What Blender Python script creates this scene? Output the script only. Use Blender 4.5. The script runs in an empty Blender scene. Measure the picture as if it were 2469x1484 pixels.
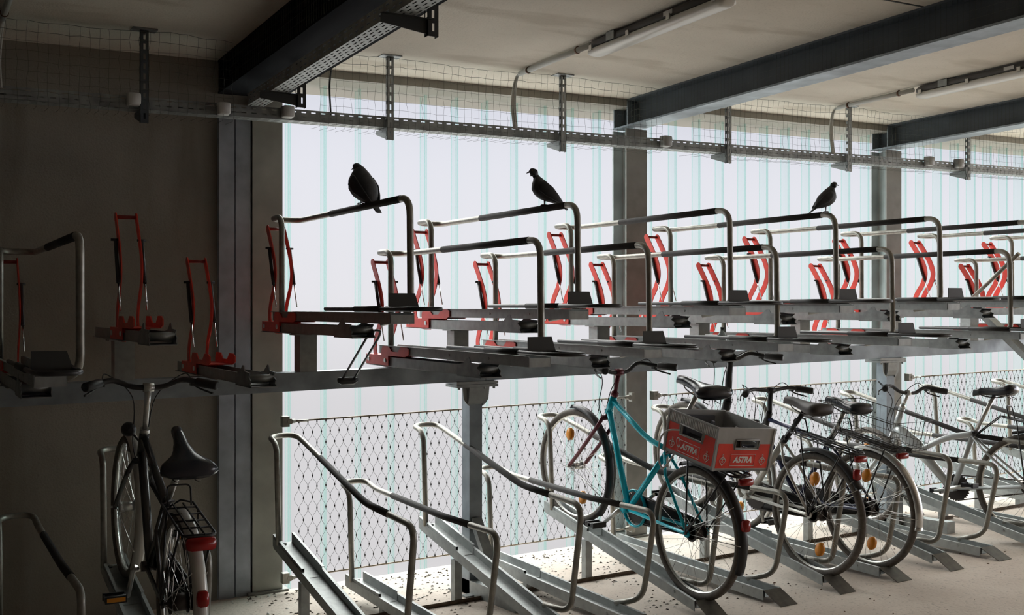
import bpy, math, random
from mathutils import Vector, Matrix, Euler
random.seed(7)
R = math.radians
SC = bpy.context.scene
COL = SC.collection

# ------------------------------------------------------------------ camera
# world: +x runs along the glass facade, +y runs towards it, z up; the parking deck falls gently
CA, CB = .8669, .4985
cam = bpy.data.objects.new('camera', bpy.data.cameras.new('camera')); COL.objects.link(cam)
cam.location = (0, 0, 1.59)
cam.rotation_euler = (R(90), 0, -math.atan2(CB, CA))
cam.data.sensor_width = 36; cam.data.lens = 2580*36/2469
cam.data.clip_start = .05; cam.data.clip_end = 200
SC.camera = cam

# ------------------------------------------------------------------ daylight
W = bpy.data.worlds.new('overcast_sky'); SC.world = W; W.use_nodes = True
nt = W.node_tree; nt.nodes.clear()
_o = nt.nodes.new('ShaderNodeOutputWorld'); _b = nt.nodes.new('ShaderNodeBackground')
_tc = nt.nodes.new('ShaderNodeTexCoord'); _s = nt.nodes.new('ShaderNodeSeparateXYZ')
_m = nt.nodes.new('ShaderNodeMapRange'); _m.inputs[1].default_value = -1; _m.inputs[2].default_value = 1
_r = nt.nodes.new('ShaderNodeValToRGB')
nt.links.new(_tc.outputs['Generated'], _s.inputs[0]); nt.links.new(_s.outputs[2], _m.inputs[0])
nt.links.new(_m.outputs[0], _r.inputs[0]); nt.links.new(_r.outputs[0], _b.inputs[0]); nt.links.new(_b.outputs[0], _o.inputs[0])
el = _r.color_ramp.elements
el[0].position = 0.0; el[0].color = (.17, .16, .145, 1)
el[1].position = 1.0; el[1].color = (.7, .69, .67, 1)
for p, c in ((.28, (.15, .142, .132)), (.385, (.0455, .0440, .0452)), (.455, (.0475, .0463, .0482)), (.505, (.0568, .0562, .0595)), (.615, (.0590, .0605, .0675)), (.65, (.50, .487, .465))):
    e = el.new(p); e.color = (*c, 1)
SKY = 14.0
# sky boost added on the unseen side along the building, to light the deck
_a = nt.nodes.new('ShaderNodeMapRange'); _a.interpolation_type = 'SMOOTHSTEP'
_a.inputs[1].default_value = .84; _a.inputs[2].default_value = .99; _a.inputs[3].default_value = SKY; _a.inputs[4].default_value = SKY*8
nt.links.new(_s.outputs[0], _a.inputs[0]); nt.links.new(_a.outputs[0], _b.inputs[1])
SC.view_settings.view_transform = 'Standard'; SC.view_settings.look = 'None'
SC.view_settings.gamma = 1; SC.view_settings.use_curve_mapping = False
SC.view_settings.exposure = 0
SC.cycles.transparent_max_bounces = 32
SC.cycles.max_bounces = 8; SC.cycles.diffuse_bounces = 5
SC.cycles.caustics_reflective = False; SC.cycles.caustics_refractive = False

# ------------------------------------------------------------------ materials
MAT = {}
def mat(name, col, rough=.5, metal=0, var=0., scale=8, bump=0., alpha=1, spec=.5, col2=None, stretch=(1, 1, 1), coords='Object', detail=5):
    if name in MAT: return MAT[name]
    m = bpy.data.materials.new(name); m.use_nodes = True; t = m.node_tree; p = t.nodes['Principled BSDF']
    p.inputs['Base Color'].default_value = (*col, 1); p.inputs['Roughness'].default_value = rough
    p.inputs['Metallic'].default_value = metal; p.inputs['Specular IOR Level'].default_value = spec
    if var or bump or col2:
        tc = t.nodes.new('ShaderNodeTexCoord'); mp = t.nodes.new('ShaderNodeMapping'); mp.inputs['Scale'].default_value = stretch
        n = t.nodes.new('ShaderNodeTexNoise'); n.inputs['Scale'].default_value = scale; n.inputs['Detail'].default_value = detail
        t.links.new(tc.outputs[coords], mp.inputs[0]); t.links.new(mp.outputs[0], n.inputs['Vector'])
        r = t.nodes.new('ShaderNodeValToRGB'); r.color_ramp.elements[0].position = .3; r.color_ramp.elements[1].position = .7
        c2 = col2 or tuple(min(1, c*(1+var)) for c in col); c1 = col if col2 else tuple(c*(1-var) for c in col)
        r.color_ramp.elements[0].color = (*c1, 1); r.color_ramp.elements[1].color = (*c2, 1)
        t.links.new(n.outputs['Fac'], r.inputs[0]); t.links.new(r.outputs[0], p.inputs['Base Color'])
        if bump:
            b = t.nodes.new('ShaderNodeBump'); b.inputs['Strength'].default_value = bump; b.inputs['Distance'].default_value = .01
            t.links.new(n.outputs['Fac'], b.inputs['Height']); t.links.new(b.outputs[0], p.inputs['Normal'])
    MAT[name] = m; return m
galv = mat('galvanised_steel', (.35, .37, .365), .5, .6, .13, 26, .04)
galvd = mat('galvanised_dull', (.30, .32, .32), .5, .6, .3, 14, .08)
tubem = mat('galvanised_tube', (.29, .28, .25), .42, .65, .2, 30)
beamst = mat('galvanised_beam', (.30, .345, .38), .45, .55, .3, 7, .04)
colst = mat('column_steel', (.25, .25, .235), .55, .3, .22, 6, .05)
collm = mat('column_web_lit', (.52, .57, .58), .5, .3, .2, 5)  # lighter column tone: window light put into web and rear flange colour
stripm = mat('cover_strip_zinc', (.40, .45, .51), .45, .3, .22, 7)
darkst = mat('dark_beam_shaded_hanger', (.085, .10, .115), .5, .2, .2, 5)  # beam tone, reused to put shade into one hanger's colour
blackr = mat('black_rubber', (.018, .018, .018), .55)
sleeve = mat('black_sleeve', (.022, .02, .019), .75, 0, .3, 40)
redp = mat('red_powder_coat', (.70, .055, .035), .38, 0, .12, 15)
plated = mat('black_plate', (.035, .037, .035), .5)
chrome = mat('chrome', (.75, .75, .75), .18, 1)
alu = mat('aluminium', (.62, .62, .60), .3, .9, .08, 30)
rimm = mat('rim_aluminium', (.66, .66, .63), .32, .8)
tyrem = mat('tyre_rubber', (.12, .105, .09), .75, 0, .25, 60, .2)
blackp = mat('black_plastic', (.02, .02, .022), .4)
pale = mat('pale_mudguard', (.66, .65, .61), .3, .3)
leather = mat('black_saddle_vinyl', (.02, .022, .03), .22)
brownv = mat('brown_saddle_vinyl', (.05, .04, .036), .5)
orange = mat('orange_reflector', (.9, .33, .03), .25)
redl = mat('red_reflector', (.33, .01, .01), .2)
turq = mat('turquoise_lacquer', (.003, .52, .66), .25, .15)
maroon = mat('maroon_lacquer', (.14, .02, .035), .3, .2)
silver = mat('silver_lacquer', (.62, .61, .57), .28, .35)
bluef = mat('dark_blue_lacquer', (.03, .035, .08), .25, .3)
mtbf = mat('silver_blue_lacquer', (.55, .58, .59), .3, .35)
darkf = mat('dark_grey_lacquer', (.09, .09, .09), .22, .6)
whitep = mat('white_plastic', (.62, .62, .60), .4)
greyp = mat('grey_plastic', (.34, .35, .34), .45)
cratem = mat('grey_crate_plastic', (.42, .425, .42), .5, 0, .12, 12)
cratei = mat('dark_crate_plastic', (.10, .105, .125), .5)
crater = mat('red_crate_print', (.86, .045, .02), .45, 0, .15, 9)
white = mat('white_print', (.95, .94, .92), .6)
chainm = mat('oily_chain', (.06, .05, .045), .5, .6)
wirem = mat('stainless_wire', (.06, .055, .05), .5, .5)
ropem = mat('wire_rope', (.30, .26, .21), .5, .6, .2, 80)
netm = mat('bird_net_wire', (.07, .08, .07), .6)
pige = mat('dark_pigeon_feathers', (.035, .037, .043), .6, 0, .35, 25)
pigleg = mat('pigeon_leg_skin', (.10, .03, .03), .6)
concw = mat('wall_concrete', (.30, .29, .255), .8, 0, .13, 1.7, .15)
lampm = mat('lamp_diffuser', (.68, .67, .62), .3)
lampb = mat('lamp_body', (.09, .085, .08), .6)
condm = mat('grey_conduit', (.50, .51, .48), .45)
junc = mat('junction_box_plastic', (.62, .62, .60), .5)
boot = mat('bottle_glass_brown', (.04, .022, .012), .08)
clearm = mat('clear_bottle_plastic', (.75, .8, .8), .08); clearm.node_tree.nodes['Principled BSDF'].inputs['Transmission Weight'].default_value = .8

def concrete(name, c1, c2, scale, stretch, speck=False, streak=None):
    m = bpy.data.materials.new(name); m.use_nodes = True; t = m.node_tree; p = t.nodes['Principled BSDF']; L = t.links
    p.inputs['Roughness'].default_value = .82; p.inputs['Specular IOR Level'].default_value = .3
    tc = t.nodes.new('ShaderNodeTexCoord'); mp = t.nodes.new('ShaderNodeMapping'); mp.inputs['Scale'].default_value = stretch
    n = t.nodes.new('ShaderNodeTexNoise'); n.inputs['Scale'].default_value = scale; n.inputs['Detail'].default_value = 8; n.inputs['Roughness'].default_value = .6
    L.new(tc.outputs['Object'], mp.inputs[0]); L.new(mp.outputs[0], n.inputs['Vector'])
    r = t.nodes.new('ShaderNodeValToRGB'); r.color_ramp.elements[0].position = .33; r.color_ramp.elements[1].position = .68
    r.color_ramp.elements[0].color = (*c1, 1); r.color_ramp.elements[1].color = (*c2, 1); L.new(n.outputs['Fac'], r.inputs[0])
    out = r.outputs[0]
    n2 = t.nodes.new('ShaderNodeTexNoise'); n2.inputs['Scale'].default_value = 90 if not speck else 60; n2.inputs['Detail'].default_value = 3
    L.new(tc.outputs['Object'], n2.inputs['Vector'])
    r2 = t.nodes.new('ShaderNodeValToRGB'); r2.color_ramp.elements[0].position = .30; r2.color_ramp.elements[1].position = .42
    k = .62 if speck else .86
    r2.color_ramp.elements[0].color = (k, k, k, 1); r2.color_ramp.elements[1].color = (1, 1, 1, 1); L.new(n2.outputs['Fac'], r2.inputs[0])
    mx = t.nodes.new('ShaderNodeMix'); mx.data_type = 'RGBA'; mx.blend_type = 'MULTIPLY'; mx.inputs[0].default_value = .8
    L.new(out, mx.inputs[6]); L.new(r2.outputs[0], mx.inputs[7]); out = mx.outputs[2]
    if streak:
        mp3 = t.nodes.new('ShaderNodeMapping'); mp3.inputs['Scale'].default_value = streak
        n3 = t.nodes.new('ShaderNodeTexNoise'); n3.inputs['Scale'].default_value = 1; n3.inputs['Detail'].default_value = 4
        L.new(tc.outputs['Object'], mp3.inputs[0]); L.new(mp3.outputs[0], n3.inputs['Vector'])
        r3 = t.nodes.new('ShaderNodeValToRGB'); r3.color_ramp.elements[0].position = .36; r3.color_ramp.elements[1].position = .46
        r3.color_ramp.elements[0].color = (.80, .78, .75, 1); r3.color_ramp.elements[1].color = (1, 1, 1, 1); L.new(n3.outputs['Fac'], r3.inputs[0])
        m3 = t.nodes.new('ShaderNodeMix'); m3.data_type = 'RGBA'; m3.blend_type = 'MULTIPLY'; m3.inputs[0].default_value = .9
        L.new(out, m3.inputs[6]); L.new(r3.outputs[0], m3.inputs[7]); out = m3.outputs[2]
    L.new(out, p.inputs['Base Color'])
    b = t.nodes.new('ShaderNodeBump'); b.inputs['Strength'].default_value = .25; b.inputs['Distance'].default_value = .01
    L.new(n2.outputs['Fac'], b.inputs['Height']); L.new(b.outputs[0], p.inputs['Normal'])
    return m
floorm = concrete('floor_concrete', (.57, .485, .415), (.74, .665, .585), 1.3, (1, 1, 1), True)
ceilm = concrete('ceiling_concrete', (.59, .55, .475), (.70, .66, .58), 1.0, (1, 1, 1), False, (1.1, 3.6, 1))
wallo = mat('unseen_wall_dark', (.10, .095, .085), .9)  # unseen walls coloured dark to keep bounced light low
wallm = concrete('cast_wall_concrete', (.27, .255, .225), (.36, .345, .30), 1.4, (1, 1, 1), False, (3.2, 1, .5))

def glassmat(name, tint, trans, frac):
    m = bpy.data.materials.new(name); m.use_nodes = True; t = m.node_tree; t.nodes.clear(); L = t.links
    o = t.nodes.new('ShaderNodeOutputMaterial'); a = t.nodes.new('ShaderNodeBsdfTransparent'); b = t.nodes.new('ShaderNodeBsdfTranslucent'); x = t.nodes.new('ShaderNodeMixShader')
    a.inputs[0].default_value = (*tint, 1); b.inputs[0].default_value = (*trans, 1); x.inputs[0].default_value = frac
    L.new(a.outputs[0], x.inputs[1]); L.new(b.outputs[0], x.inputs[2]); L.new(x.outputs[0], o.inputs[0]); return m
glassp = glassmat('frosted_channel_glass', (.93, .93, .935), (.8, .8, .8), .03)
glassf = glassmat('green_glass_flange', (.925, .97, .964), (.7, .9, .85), .02)
glasse = glassmat('green_glass_edge', (.80, .93, .90), (.7, .9, .85), .02)

# ------------------------------------------------------------------ mesh helpers
class MB:
    def __init__(s): s.v = []; s.f = []; s.sm = []
    def add(s, vs, fs, smooth=False):
        n = len(s.v); s.v += [tuple(v) for v in vs]; s.f += [tuple(n+i for i in f) for f in fs]; s.sm += [smooth]*len(fs)
        return s
    def box(s, x0, x1, y0, y1, z0, z1, M=None):
        vs = [Vector((x, y, z)) for z in (z0, z1) for y in (y0, y1) for x in (x0, x1)]
        if M is not None: vs = [M @ v for v in vs]
        return s.add(vs, [(0, 2, 3, 1), (4, 5, 7, 6), (0, 1, 5, 4), (2, 6, 7, 3), (0, 4, 6, 2), (1, 3, 7, 5)])
    def hexa(s, a):   # eight corners: bottom ring of four, top ring of four
        return s.add(a, [(0, 3, 2, 1), (4, 5, 6, 7), (0, 1, 5, 4), (1, 2, 6, 5), (2, 3, 7, 6), (3, 0, 4, 7)])
    def bar(s, p, q, w, h, up=(0, 0, 1)):
        p, q = Vector(p), Vector(q); d = (q-p).normalized(); u = Vector(up)
        sd = d.cross(u); sd = sd.normalized() if sd.length > 1e-5 else Vector((1, 0, 0)); u = sd.cross(d)
        c = [(-1, -1), (1, -1), (1, 1), (-1, 1)]
        a = [e + sd*(w/2*i) + u*(h/2*j) for e in (p, q) for i, j in c]
        return s.add(a, [(0, 1, 2, 3), (7, 6, 5, 4), (0, 4, 5, 1), (1, 5, 6, 2), (2, 6, 7, 3), (3, 7, 4, 0)])
    def tube(s, pts, r, n=8, caps=True, bend=0, closed=False):
        P = [Vector(p) for p in pts]
        if bend: P = fillet(P, bend)
        m = len(P); vs = []; rs = r if isinstance(r, (list, tuple)) else [r]*m
        if len(rs) != m: rs = [rs[min(len(rs)-1, round(i*(len(rs)-1)/(m-1)))] for i in range(m)]
        t0 = (P[1]-P[0]).normalized(); ref = Vector((0, 0, 1)) if abs(t0.z) < .9 else Vector((1, 0, 0)); nrm = t0.cross(ref).normalized()
        for i in range(m):
            if closed: t = (P[(i+1) % m]-P[i-1]).normalized()
            elif i == 0: t = t0
            elif i == m-1: t = (P[i]-P[i-1]).normalized()
            else:
                t = (P[i+1]-P[i]).normalized()+(P[i]-P[i-1]).normalized(); t = t.normalized() if t.length > 1e-6 else t0
            nrm = (nrm-t*nrm.dot(t)); nrm = nrm.normalized() if nrm.length > 1e-6 else t.orthogonal().normalized()
            bn = t.cross(nrm)
            for k in range(n):
                a = 2*math.pi*k/n; vs.append(P[i]+(nrm*math.cos(a)+bn*math.sin(a))*rs[i])
        fs = []
        for i in range(m if closed else m-1):
            j = (i+1) % m
            for k in range(n): fs.append((i*n+k, i*n+(k+1) % n, j*n+(k+1) % n, j*n+k))
        s.add(vs, fs, n > 4)
        if caps and not closed: b = len(s.v)-len(vs); s.f += [tuple(b+n-1-k for k in range(n)), tuple(b+(m-1)*n+k for k in range(n))]; s.sm += [False]*2
        return s
    def loft(s, rings, n=14, power=1.0):   # rings: (centre, axis_u, axis_v)
        vs = []
        for c, u, v in rings:
            c, u, v = Vector(c), Vector(u), Vector(v)
            for k in range(n):
                a = 2*math.pi*k/n; ca, sa = math.cos(a), math.sin(a)
                ca = math.copysign(abs(ca)**power, ca); sa = math.copysign(abs(sa)**power, sa)
                vs.append(c+u*ca+v*sa)
        fs = [(i*n+k, i*n+(k+1) % n, (i+1)*n+(k+1) % n, (i+1)*n+k) for i in range(len(rings)-1) for k in range(n)]
        fs += [tuple(n-1-k for k in range(n)), tuple((len(rings)-1)*n+k for k in range(n))]
        return s.add(vs, fs, True)
    def prism(s, poly, x0, x1, plane='yz'):
        if plane == 'yz': a = [(x0, y, z) for y, z in poly]; b = [(x1, y, z) for y, z in poly]
        elif plane == 'xz': a = [(x, x0, z) for x, z in poly]; b = [(x, x1, z) for x, z in poly]
        else: a = [(x, y, x0) for x, y in poly]; b = [(x, y, x1) for x, y in poly]
        n = len(poly); return s.add(a+b, [tuple(range(n-1, -1, -1)), tuple(range(n, 2*n))]+[(i, (i+1) % n, n+(i+1) % n, n+i) for i in range(n)])
    def ribbon(s, path, w, x0, x1):   # flat plate of width w following a yz path, between x0 and x1
        P = [Vector((p[0], p[1])) for p in path]; L = []; Rr = []
        for i, p in enumerate(P):
            t = (P[min(i+1, len(P)-1)]-P[max(i-1, 0)]).normalized(); nn = Vector((-t.y, t.x)); ww = w[i] if isinstance(w, list) else w
            L.append(p+nn*ww/2); Rr.append(p-nn*ww/2)
        n = len(P); vs = [(x, q.x, q.y) for x in (x0, x1) for q in L+Rr]; m = 2*n; fs = []
        for i in range(n-1):
            fs += [(i, i+1, n+i+1, n+i), (m+i, m+n+i, m+n+i+1, m+i+1), (i, m+i, m+i+1, i+1), (n+i, n+i+1, m+n+i+1, m+n+i)]
        fs += [(0, n, m+n, m), (n-1, m+n-1, m+2*n-1, 2*n-1)]
        return s.add(vs, fs)
    def cyl(s, c, axis, r, h, n=16):
        c, a = Vector(c), Vector(axis).normalized(); return s.tube([c-a*h/2, c+a*h/2], r, n)
    def torus(s, c, rM, rm, n=48, k=8, sx=1.0):   # ring around the x axis
        vs = []; c = Vector(c)
        for i in range(n):
            a = 2*math.pi*i/n
            for j in range(k):
                b = 2*math.pi*j/k; q = rM+rm*math.cos(b); vs.append(c+Vector((rm*sx*math.sin(b), q*math.cos(a), q*math.sin(a))))
        return s.add(vs, [(i*k+j, i*k+(j+1) % k, ((i+1) % n)*k+(j+1) % k, ((i+1) % n)*k+j) for i in range(n) for j in range(k)], True)
    def arc(s, c, rM, w, t, a0, a1, n=24, lip=.0):   # mudguard: a curved shell around the x axis
        c = Vector(c); prof = [(-w/2, -lip), (-w/2*.8, 0), (-w/4, t*2.2), (w/4, t*2.2), (w/2*.8, 0), (w/2, -lip)]
        prof = prof + [(x*.93, z-.002) for x, z in reversed(prof)]; k = len(prof); vs = []
        for i in range(n+1):
            a = a0+(a1-a0)*i/n
            for x, z in prof: vs.append(c+Vector((x, (rM+z)*math.cos(a), (rM+z)*math.sin(a))))
        fs = [(i*k+j, i*k+(j+1) % k, (i+1)*k+(j+1) % k, (i+1)*k+j) for i in range(n) for j in range(k)]
        fs += [tuple(range(k)), tuple(n*k+j for j in range(k-1, -1, -1))]
        return s.add(vs, fs, True)
    def build(s, name, m, parent=None):
        me = bpy.data.meshes.new(name); me.from_pydata([tuple(v) for v in s.v], [], s.f); me.update()
        me.polygons.foreach_set('use_smooth', s.sm)
        me.materials.append(m)
        o = bpy.data.objects.new(name, me); COL.objects.link(o)
        if parent: o.parent = parent
        return o
def fillet(P, r, k=5):
    out = [P[0]]
    for i in range(1, len(P)-1):
        a, b, c = P[i-1], P[i], P[i+1]; d1 = a-b; d2 = c-b; rr = min(r, d1.length*.48, d2.length*.48)
        if d1.angle(d2, math.pi) > R(176): out.append(b); continue
        p, q = b+d1.normalized()*rr, b+d2.normalized()*rr
        for j in range(k+1):
            t = j/k; out.append(p*(1-t)**2+b*2*t*(1-t)+q*t*t)
    out.append(P[-1]); return out
def curve(pts, n=6):    # Catmull-Rom through points
    P = [Vector(p) for p in pts]; P = [P[0]*2-P[1]]+P+[P[-1]*2-P[-2]]; out = []
    for i in range(1, len(P)-2):
        a, b, c, d = P[i-1:i+3]
        for j in range(n):
            t = j/n; out.append(.5*((2*b)+(c-a)*t+(2*a-5*b+4*c-d)*t*t+(3*b-a-3*c+d)*t**3))
    out.append(P[-2]); return out
def thing(name, label, cat, loc=(0, 0, 0), group=None, rz=0):
    o = bpy.data.objects.new(name, None); COL.objects.link(o); o.location = loc; o.rotation_euler = (0, 0, rz); o.empty_display_size = .1
    return tag(o, label, cat, group)
def tag(o, label, cat, group=None):
    o['label'] = label; o['category'] = cat
    if group: o['group'] = group
    return o
def struct(o): o['kind'] = 'structure'; return o
def lab(o, l): o['label'] = l; return o
def dup(o, loc, label, group=None, rz=None):
    def cp(s, par):
        c = s.copy(); COL.objects.link(c)
        if par: c.parent = par
        for ch in [x for x in bpy.data.objects if x.parent == s]: cp(ch, c)
        return c
    r = cp(o, None); r.location = loc; r['label'] = label
    if group: r['group'] = group
    if rz is not None: r.rotation_euler = (0, 0, rz)
    return r

def zf(x, y): return .0158*x-.045*(y-4.095)                 # deck
def zc(x, y): return 2.967+.0165*x-.0155*(y-6.05)           # slab above
EDGE = 6.05        # slab edge and front face of the columns
GL = 6.25          # plane of the channel glass
X0, X1 = -5.0, 15.4; Y0 = -8.0

# ------------------------------------------------------------------ shell
def slab(name, m, x0, x1, y0, y1, zfun, th, up):
    b = MB(); a = [(x, y, zfun(x, y)) for x, y in ((x0, y0), (x1, y0), (x1, y1), (x0, y1))]
    c = [(x, y, z+th) for x, y, z in a]
    b.hexa(a+c if th > 0 else c+a); return struct(b.build(name, m))
slab('floor', floorm, X0, X1, Y0, EDGE+.02, zf, -.25, 1)
slab('ceiling', ceilm, X0, X1, Y0, EDGE+.5, zc, .25, 1)
WX = 1.765
b = MB(); b.box(X0, WX, EDGE+.05, EDGE+.35, -.6, 3.4); struct(b.build('wall_back', wallm))
b = MB(); b.box(X0-.2, X0, Y0, EDGE+.4, -.6, 3.6); struct(b.build('wall_left', wallo))
b = MB(); b.box(X0-.2, X1+.2, Y0-.2, Y0, -.6, 4.0); struct(b.build('wall_front', wallo))  # unseen wall added behind the camera so light enters only through glass
g = MB(); y = Y0
while y < EDGE+.2: g.box(X1, X1+.006, y+.002, y+.2245, -.3, 3.5); y += .2265
struct(g.build('window_9', glassp))
# lintel strip along the top of the glass
b = MB(); a = [(1.95, EDGE+.0), (X1, EDGE+.0), (X1, GL+.3), (1.95, GL+.3)]
b.hexa([(x, y, zc(x, y)-.05) for x, y in a]+[(x, y, zc(x, y)+.02) for x, y in a]); struct(b.build('trim_1', concw))
# joint grooves of the soffit panels
b = MB()
for i_ in range(-4, 15): b.box(i_, i_+1, 3.565, 3.577, 0, .002)
b.v = [(x, y, zc(x, y)-.002+z) for x, y, z in b.v]; struct(b.build('trim_2', plated))

# glass bays of U-profiles between the columns
cols = [1.855, 4.487, 7.10, 9.75, 12.4, 15.4]
PW = .2265
seam0 = 2.05
for i in range(len(cols)-1):
    a0, a1 = cols[i]+(.0 if i == 0 else 0), cols[i+1]
    g = MB(); fl = MB(); ed = MB()
    k = math.ceil((a0-seam0)/PW); xs = []
    x = seam0+k*PW
    while x < a1: xs.append(x); x += PW
    edges = [a0]+xs+[a1]
    for j in range(len(edges)-1):
        p, q = edges[j], edges[j+1]
        if q-p < .02: continue
        zb, zt = zf(p, EDGE)-.5, 3.35
        g.box(p+.002, q-.002, GL, GL+.006, zb, zt)
    for x in xs:
        zb, zt = zf(x, EDGE)-.5, 3.35
        fl.box(x+.0045, x+.0075, GL+.012, GL+.098, zb, zt)
        ed.box(x-.0085, x-.0035, GL+.0065, GL+.012, zb, zt); ed.box(x+.0035, x+.0085, GL+.0065, GL+.012, zb, zt); ed.box(x+.0035, x+.0085, GL+.0985, GL+.104, zb, zt)
    w = struct(g.build('window_%d' % (i+1), glassp)); fl.build('pane_flange', glassf, w); ed.build('pane_edge', glasse, w)

# outside ground far below the deck, seen only as light through the glass
# ------------------------------------------------------------------ columns and beams
def hsection_col(x0, x1, y0, y1, zb, zt, label, fm=colst):
    t = thing('steel_column', label, 'column', ((x0+x1)/2, (y0+y1)/2, zb), 'steel columns along the glass wall')
    xm = (x1-x0)/2; ym = (y1-y0)/2; h = zt-zb; b = MB(); b.box(-xm, xm, -ym, -ym+.014, 0, h); b.build('front_flange', fm, t)
    b = MB(); b.box(-xm, xm, ym-.014, ym, 0, h); b.build('rear_flange', collm, t)
    b = MB(); b.box(-.006, .006, -ym+.014, ym-.014, 0, h); b.build('web', collm, t)
    b = MB(); b.box(-xm-.03, xm+.03, -ym-.02, ym+.02, 0, .015); b.build('base_plate', colst, t)
    return t
for i, (cx, lb) in enumerate(((1.855, 'grey steel column standing where the dark concrete wall meets the glass wall'),
                              (4.487, 'steel column behind the turquoise bicycle'),
                              (7.10, 'steel column behind the silver mountain bicycle, at the right third of the photo'))):
    zb = zf(cx, EDGE)
    hsection_col(cx-.088, cx+.088, EDGE+.003, EDGE+.173, zb, zc(cx, EDGE+.173)-.2, lb, mat('pale_column_face', (.40, .42, .38), .6, .1, .18, 5) if i == 0 else colst)
blackst = mat('near_black_beam', (.018, .020, .024), .9, spec=.08)  # near-black over the whole of the two beams at the first column
def ybeam(cx, label, m=darkst, drop=.19, end=.17, fm=beamst):
    t = thing('ceiling_beam', label, 'beam', (cx, EDGE+end, zc(cx, EDGE+end)), 'steel ceiling beams')
    L = EDGE+end-Y0; s = -.0155
    def sheared(b):   # follows the fall of the slab
        b.v = [(x, y, z+s*y+.0165*x) for x, y, z in b.v]; return b
    b = MB(); b.box(-.0885, .0885, -L, 0, -.012, -.0005); sheared(b).build('top_flange', m, t)
    b = MB(); b.box(-.0885, .0885, -L, 0, -drop, -drop+.012); sheared(b).build('bottom_flange', fm, t)
    b = MB(); b.box(-.006, .006, -L, 0, -drop+.012, -.012); sheared(b).build('web', m, t)
    b = MB()
    for yy in (-.012, -.17): b.box(-.0885, -.006, yy-.01, yy, -drop+.012, -.012); b.box(.006, .0885, yy-.01, yy, -drop+.012, -.012)
    sheared(b).build('stiffener', fm, t)
    # bird net tied across the open side of the beam
    b = MB(); y = -.22
    while y > -5.2:
        b.tube([(-.084, y, -.014), (-.084, y, -drop+.012)], .0009, 3, False); y -= .032
    for zz in (-.05, -.09, -.13): b.tube([(-.084, -.2, zz), (-.084, -5.2, zz)], .0007, 3, False)
    sheared(b).build('net', netm, t)['kind'] = 'stuff'
    return t
ybeam(1.856, 'right one of the two black ceiling beams side by side at the first column', blackst, fm=blackst)
ybeam(1.667, 'left one of the two black ceiling beams side by side, above the perforated cable tray', blackst, end=.04, fm=blackst)
ybeam(4.487, 'dark steel ceiling beam crossing the ceiling between the two strip lamps')
ybeam(7.10, 'dark steel ceiling beam furthest to the right')
# galvanised strips covering the joint beside the first column
for xa, xb, lb in ((1.578, 1.666, 'galvanised cover strip on the end of the dark wall, nearer the bicycle'), (1.672, 1.758, 'galvanised cover strip between the dark wall strip and the first column')):
    b = MB(); b.box(xa, xb, EDGE+.012, EDGE+.05, zf(xa, EDGE), 2.68); tag(b.build('cover_strip', stripm), lb, 'metal strip')

# ------------------------------------------------------------------ cable trays
def slotted_x(b, x0, x1, y, zfun, h, rows, pitch=.055, slot=.026, th=.0012, skip=()):
    """upright strip with rows of slots; zfun gives the bottom"""
    n = int((x1-x0)/pitch); rh = .007
    zs = [0]
    for r in rows: zs += [r-rh/2, r+rh/2]
    zs.append(h)
    def q(xa, xb, za, zb):
        b.add([(xa, y, zfun(xa)+za), (xb, y, zfun(xb)+za), (xb, y, zfun(xb)+zb), (xa, y, zfun(xa)+zb),
               (xa, y+th, zfun(xa)+za), (xb, y+th, zfun(xb)+za), (xb, y+th, zfun(xb)+zb), (xa, y+th, zfun(xa)+zb)],
              [(0, 1, 2, 3), (7, 6, 5, 4), (0, 4, 5, 1), (2, 6, 7, 3), (1, 5, 6, 2), (0, 3, 7, 4)])
    for i in range(0, len(zs)-1, 2): q(x0, x1, zs[i], zs[i+1])
    for i in range(1, len(zs)-1, 2):
        for k in range(n+1):
            xa = x0+k*pitch+slot if k else x0; xa = x0+k*pitch+slot-pitch if k else x0
            xb = x0+k*pitch
            if k == 0: continue
            q(xa, min(xb, x1), zs[i], zs[i+1])
TY = 5.62      # front side of the long tray
def zt_(x): return 2.578+.0145*x
t = thing('cable_tray', 'long perforated cable tray running in front of the concrete wall and the glass', 'cable tray', (0, 0, 0))
b = MB(); slotted_x(b, -1.5, 10.5, TY, zt_, .062, (.022, .048)); b.build('front_side', galvd, t)
b = MB(); slotted_x(b, -1.5, 10.5, TY+.10, zt_, .062, (.048,)); b.build('rear_side', galvd, t)
b = MB()
k = 0; x = -1.5
for j, (ya, yb) in enumerate(((0, .014), (.022, .036), (.044, .058), (.066, .080), (.088, .1))):
    b.hexa([(-1.5, TY+ya, zt_(-1.5)), (10.5, TY+ya, zt_(10.5)), (10.5, TY+yb, zt_(10.5)), (-1.5, TY+yb, zt_(-1.5)),
            (-1.5, TY+ya, zt_(-1.5)+.0012), (10.5, TY+ya, zt_(10.5)+.0012), (10.5, TY+yb, zt_(10.5)+.0012), (-1.5, TY+yb, zt_(-1.5)+.0012)])
x = -1.5
while x < 10.5:
    b.box(x, x+.022, TY, TY+.1, zt_(x), zt_(x)+.0013); x += .055
b.build('bottom', galv, t)
b = MB()
for r, yy, zz in ((.008, .03, .012), (.006, .055, .010), (.007, .075, .012)):
    b.tube([(x/2, TY+yy+.006*math.sin(x*1.7+r*900), zt_(x/2)+zz+.004*math.sin(x)) for x in range(-3, 21)], r, 6)
b.build('cable', blackr, t)

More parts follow.
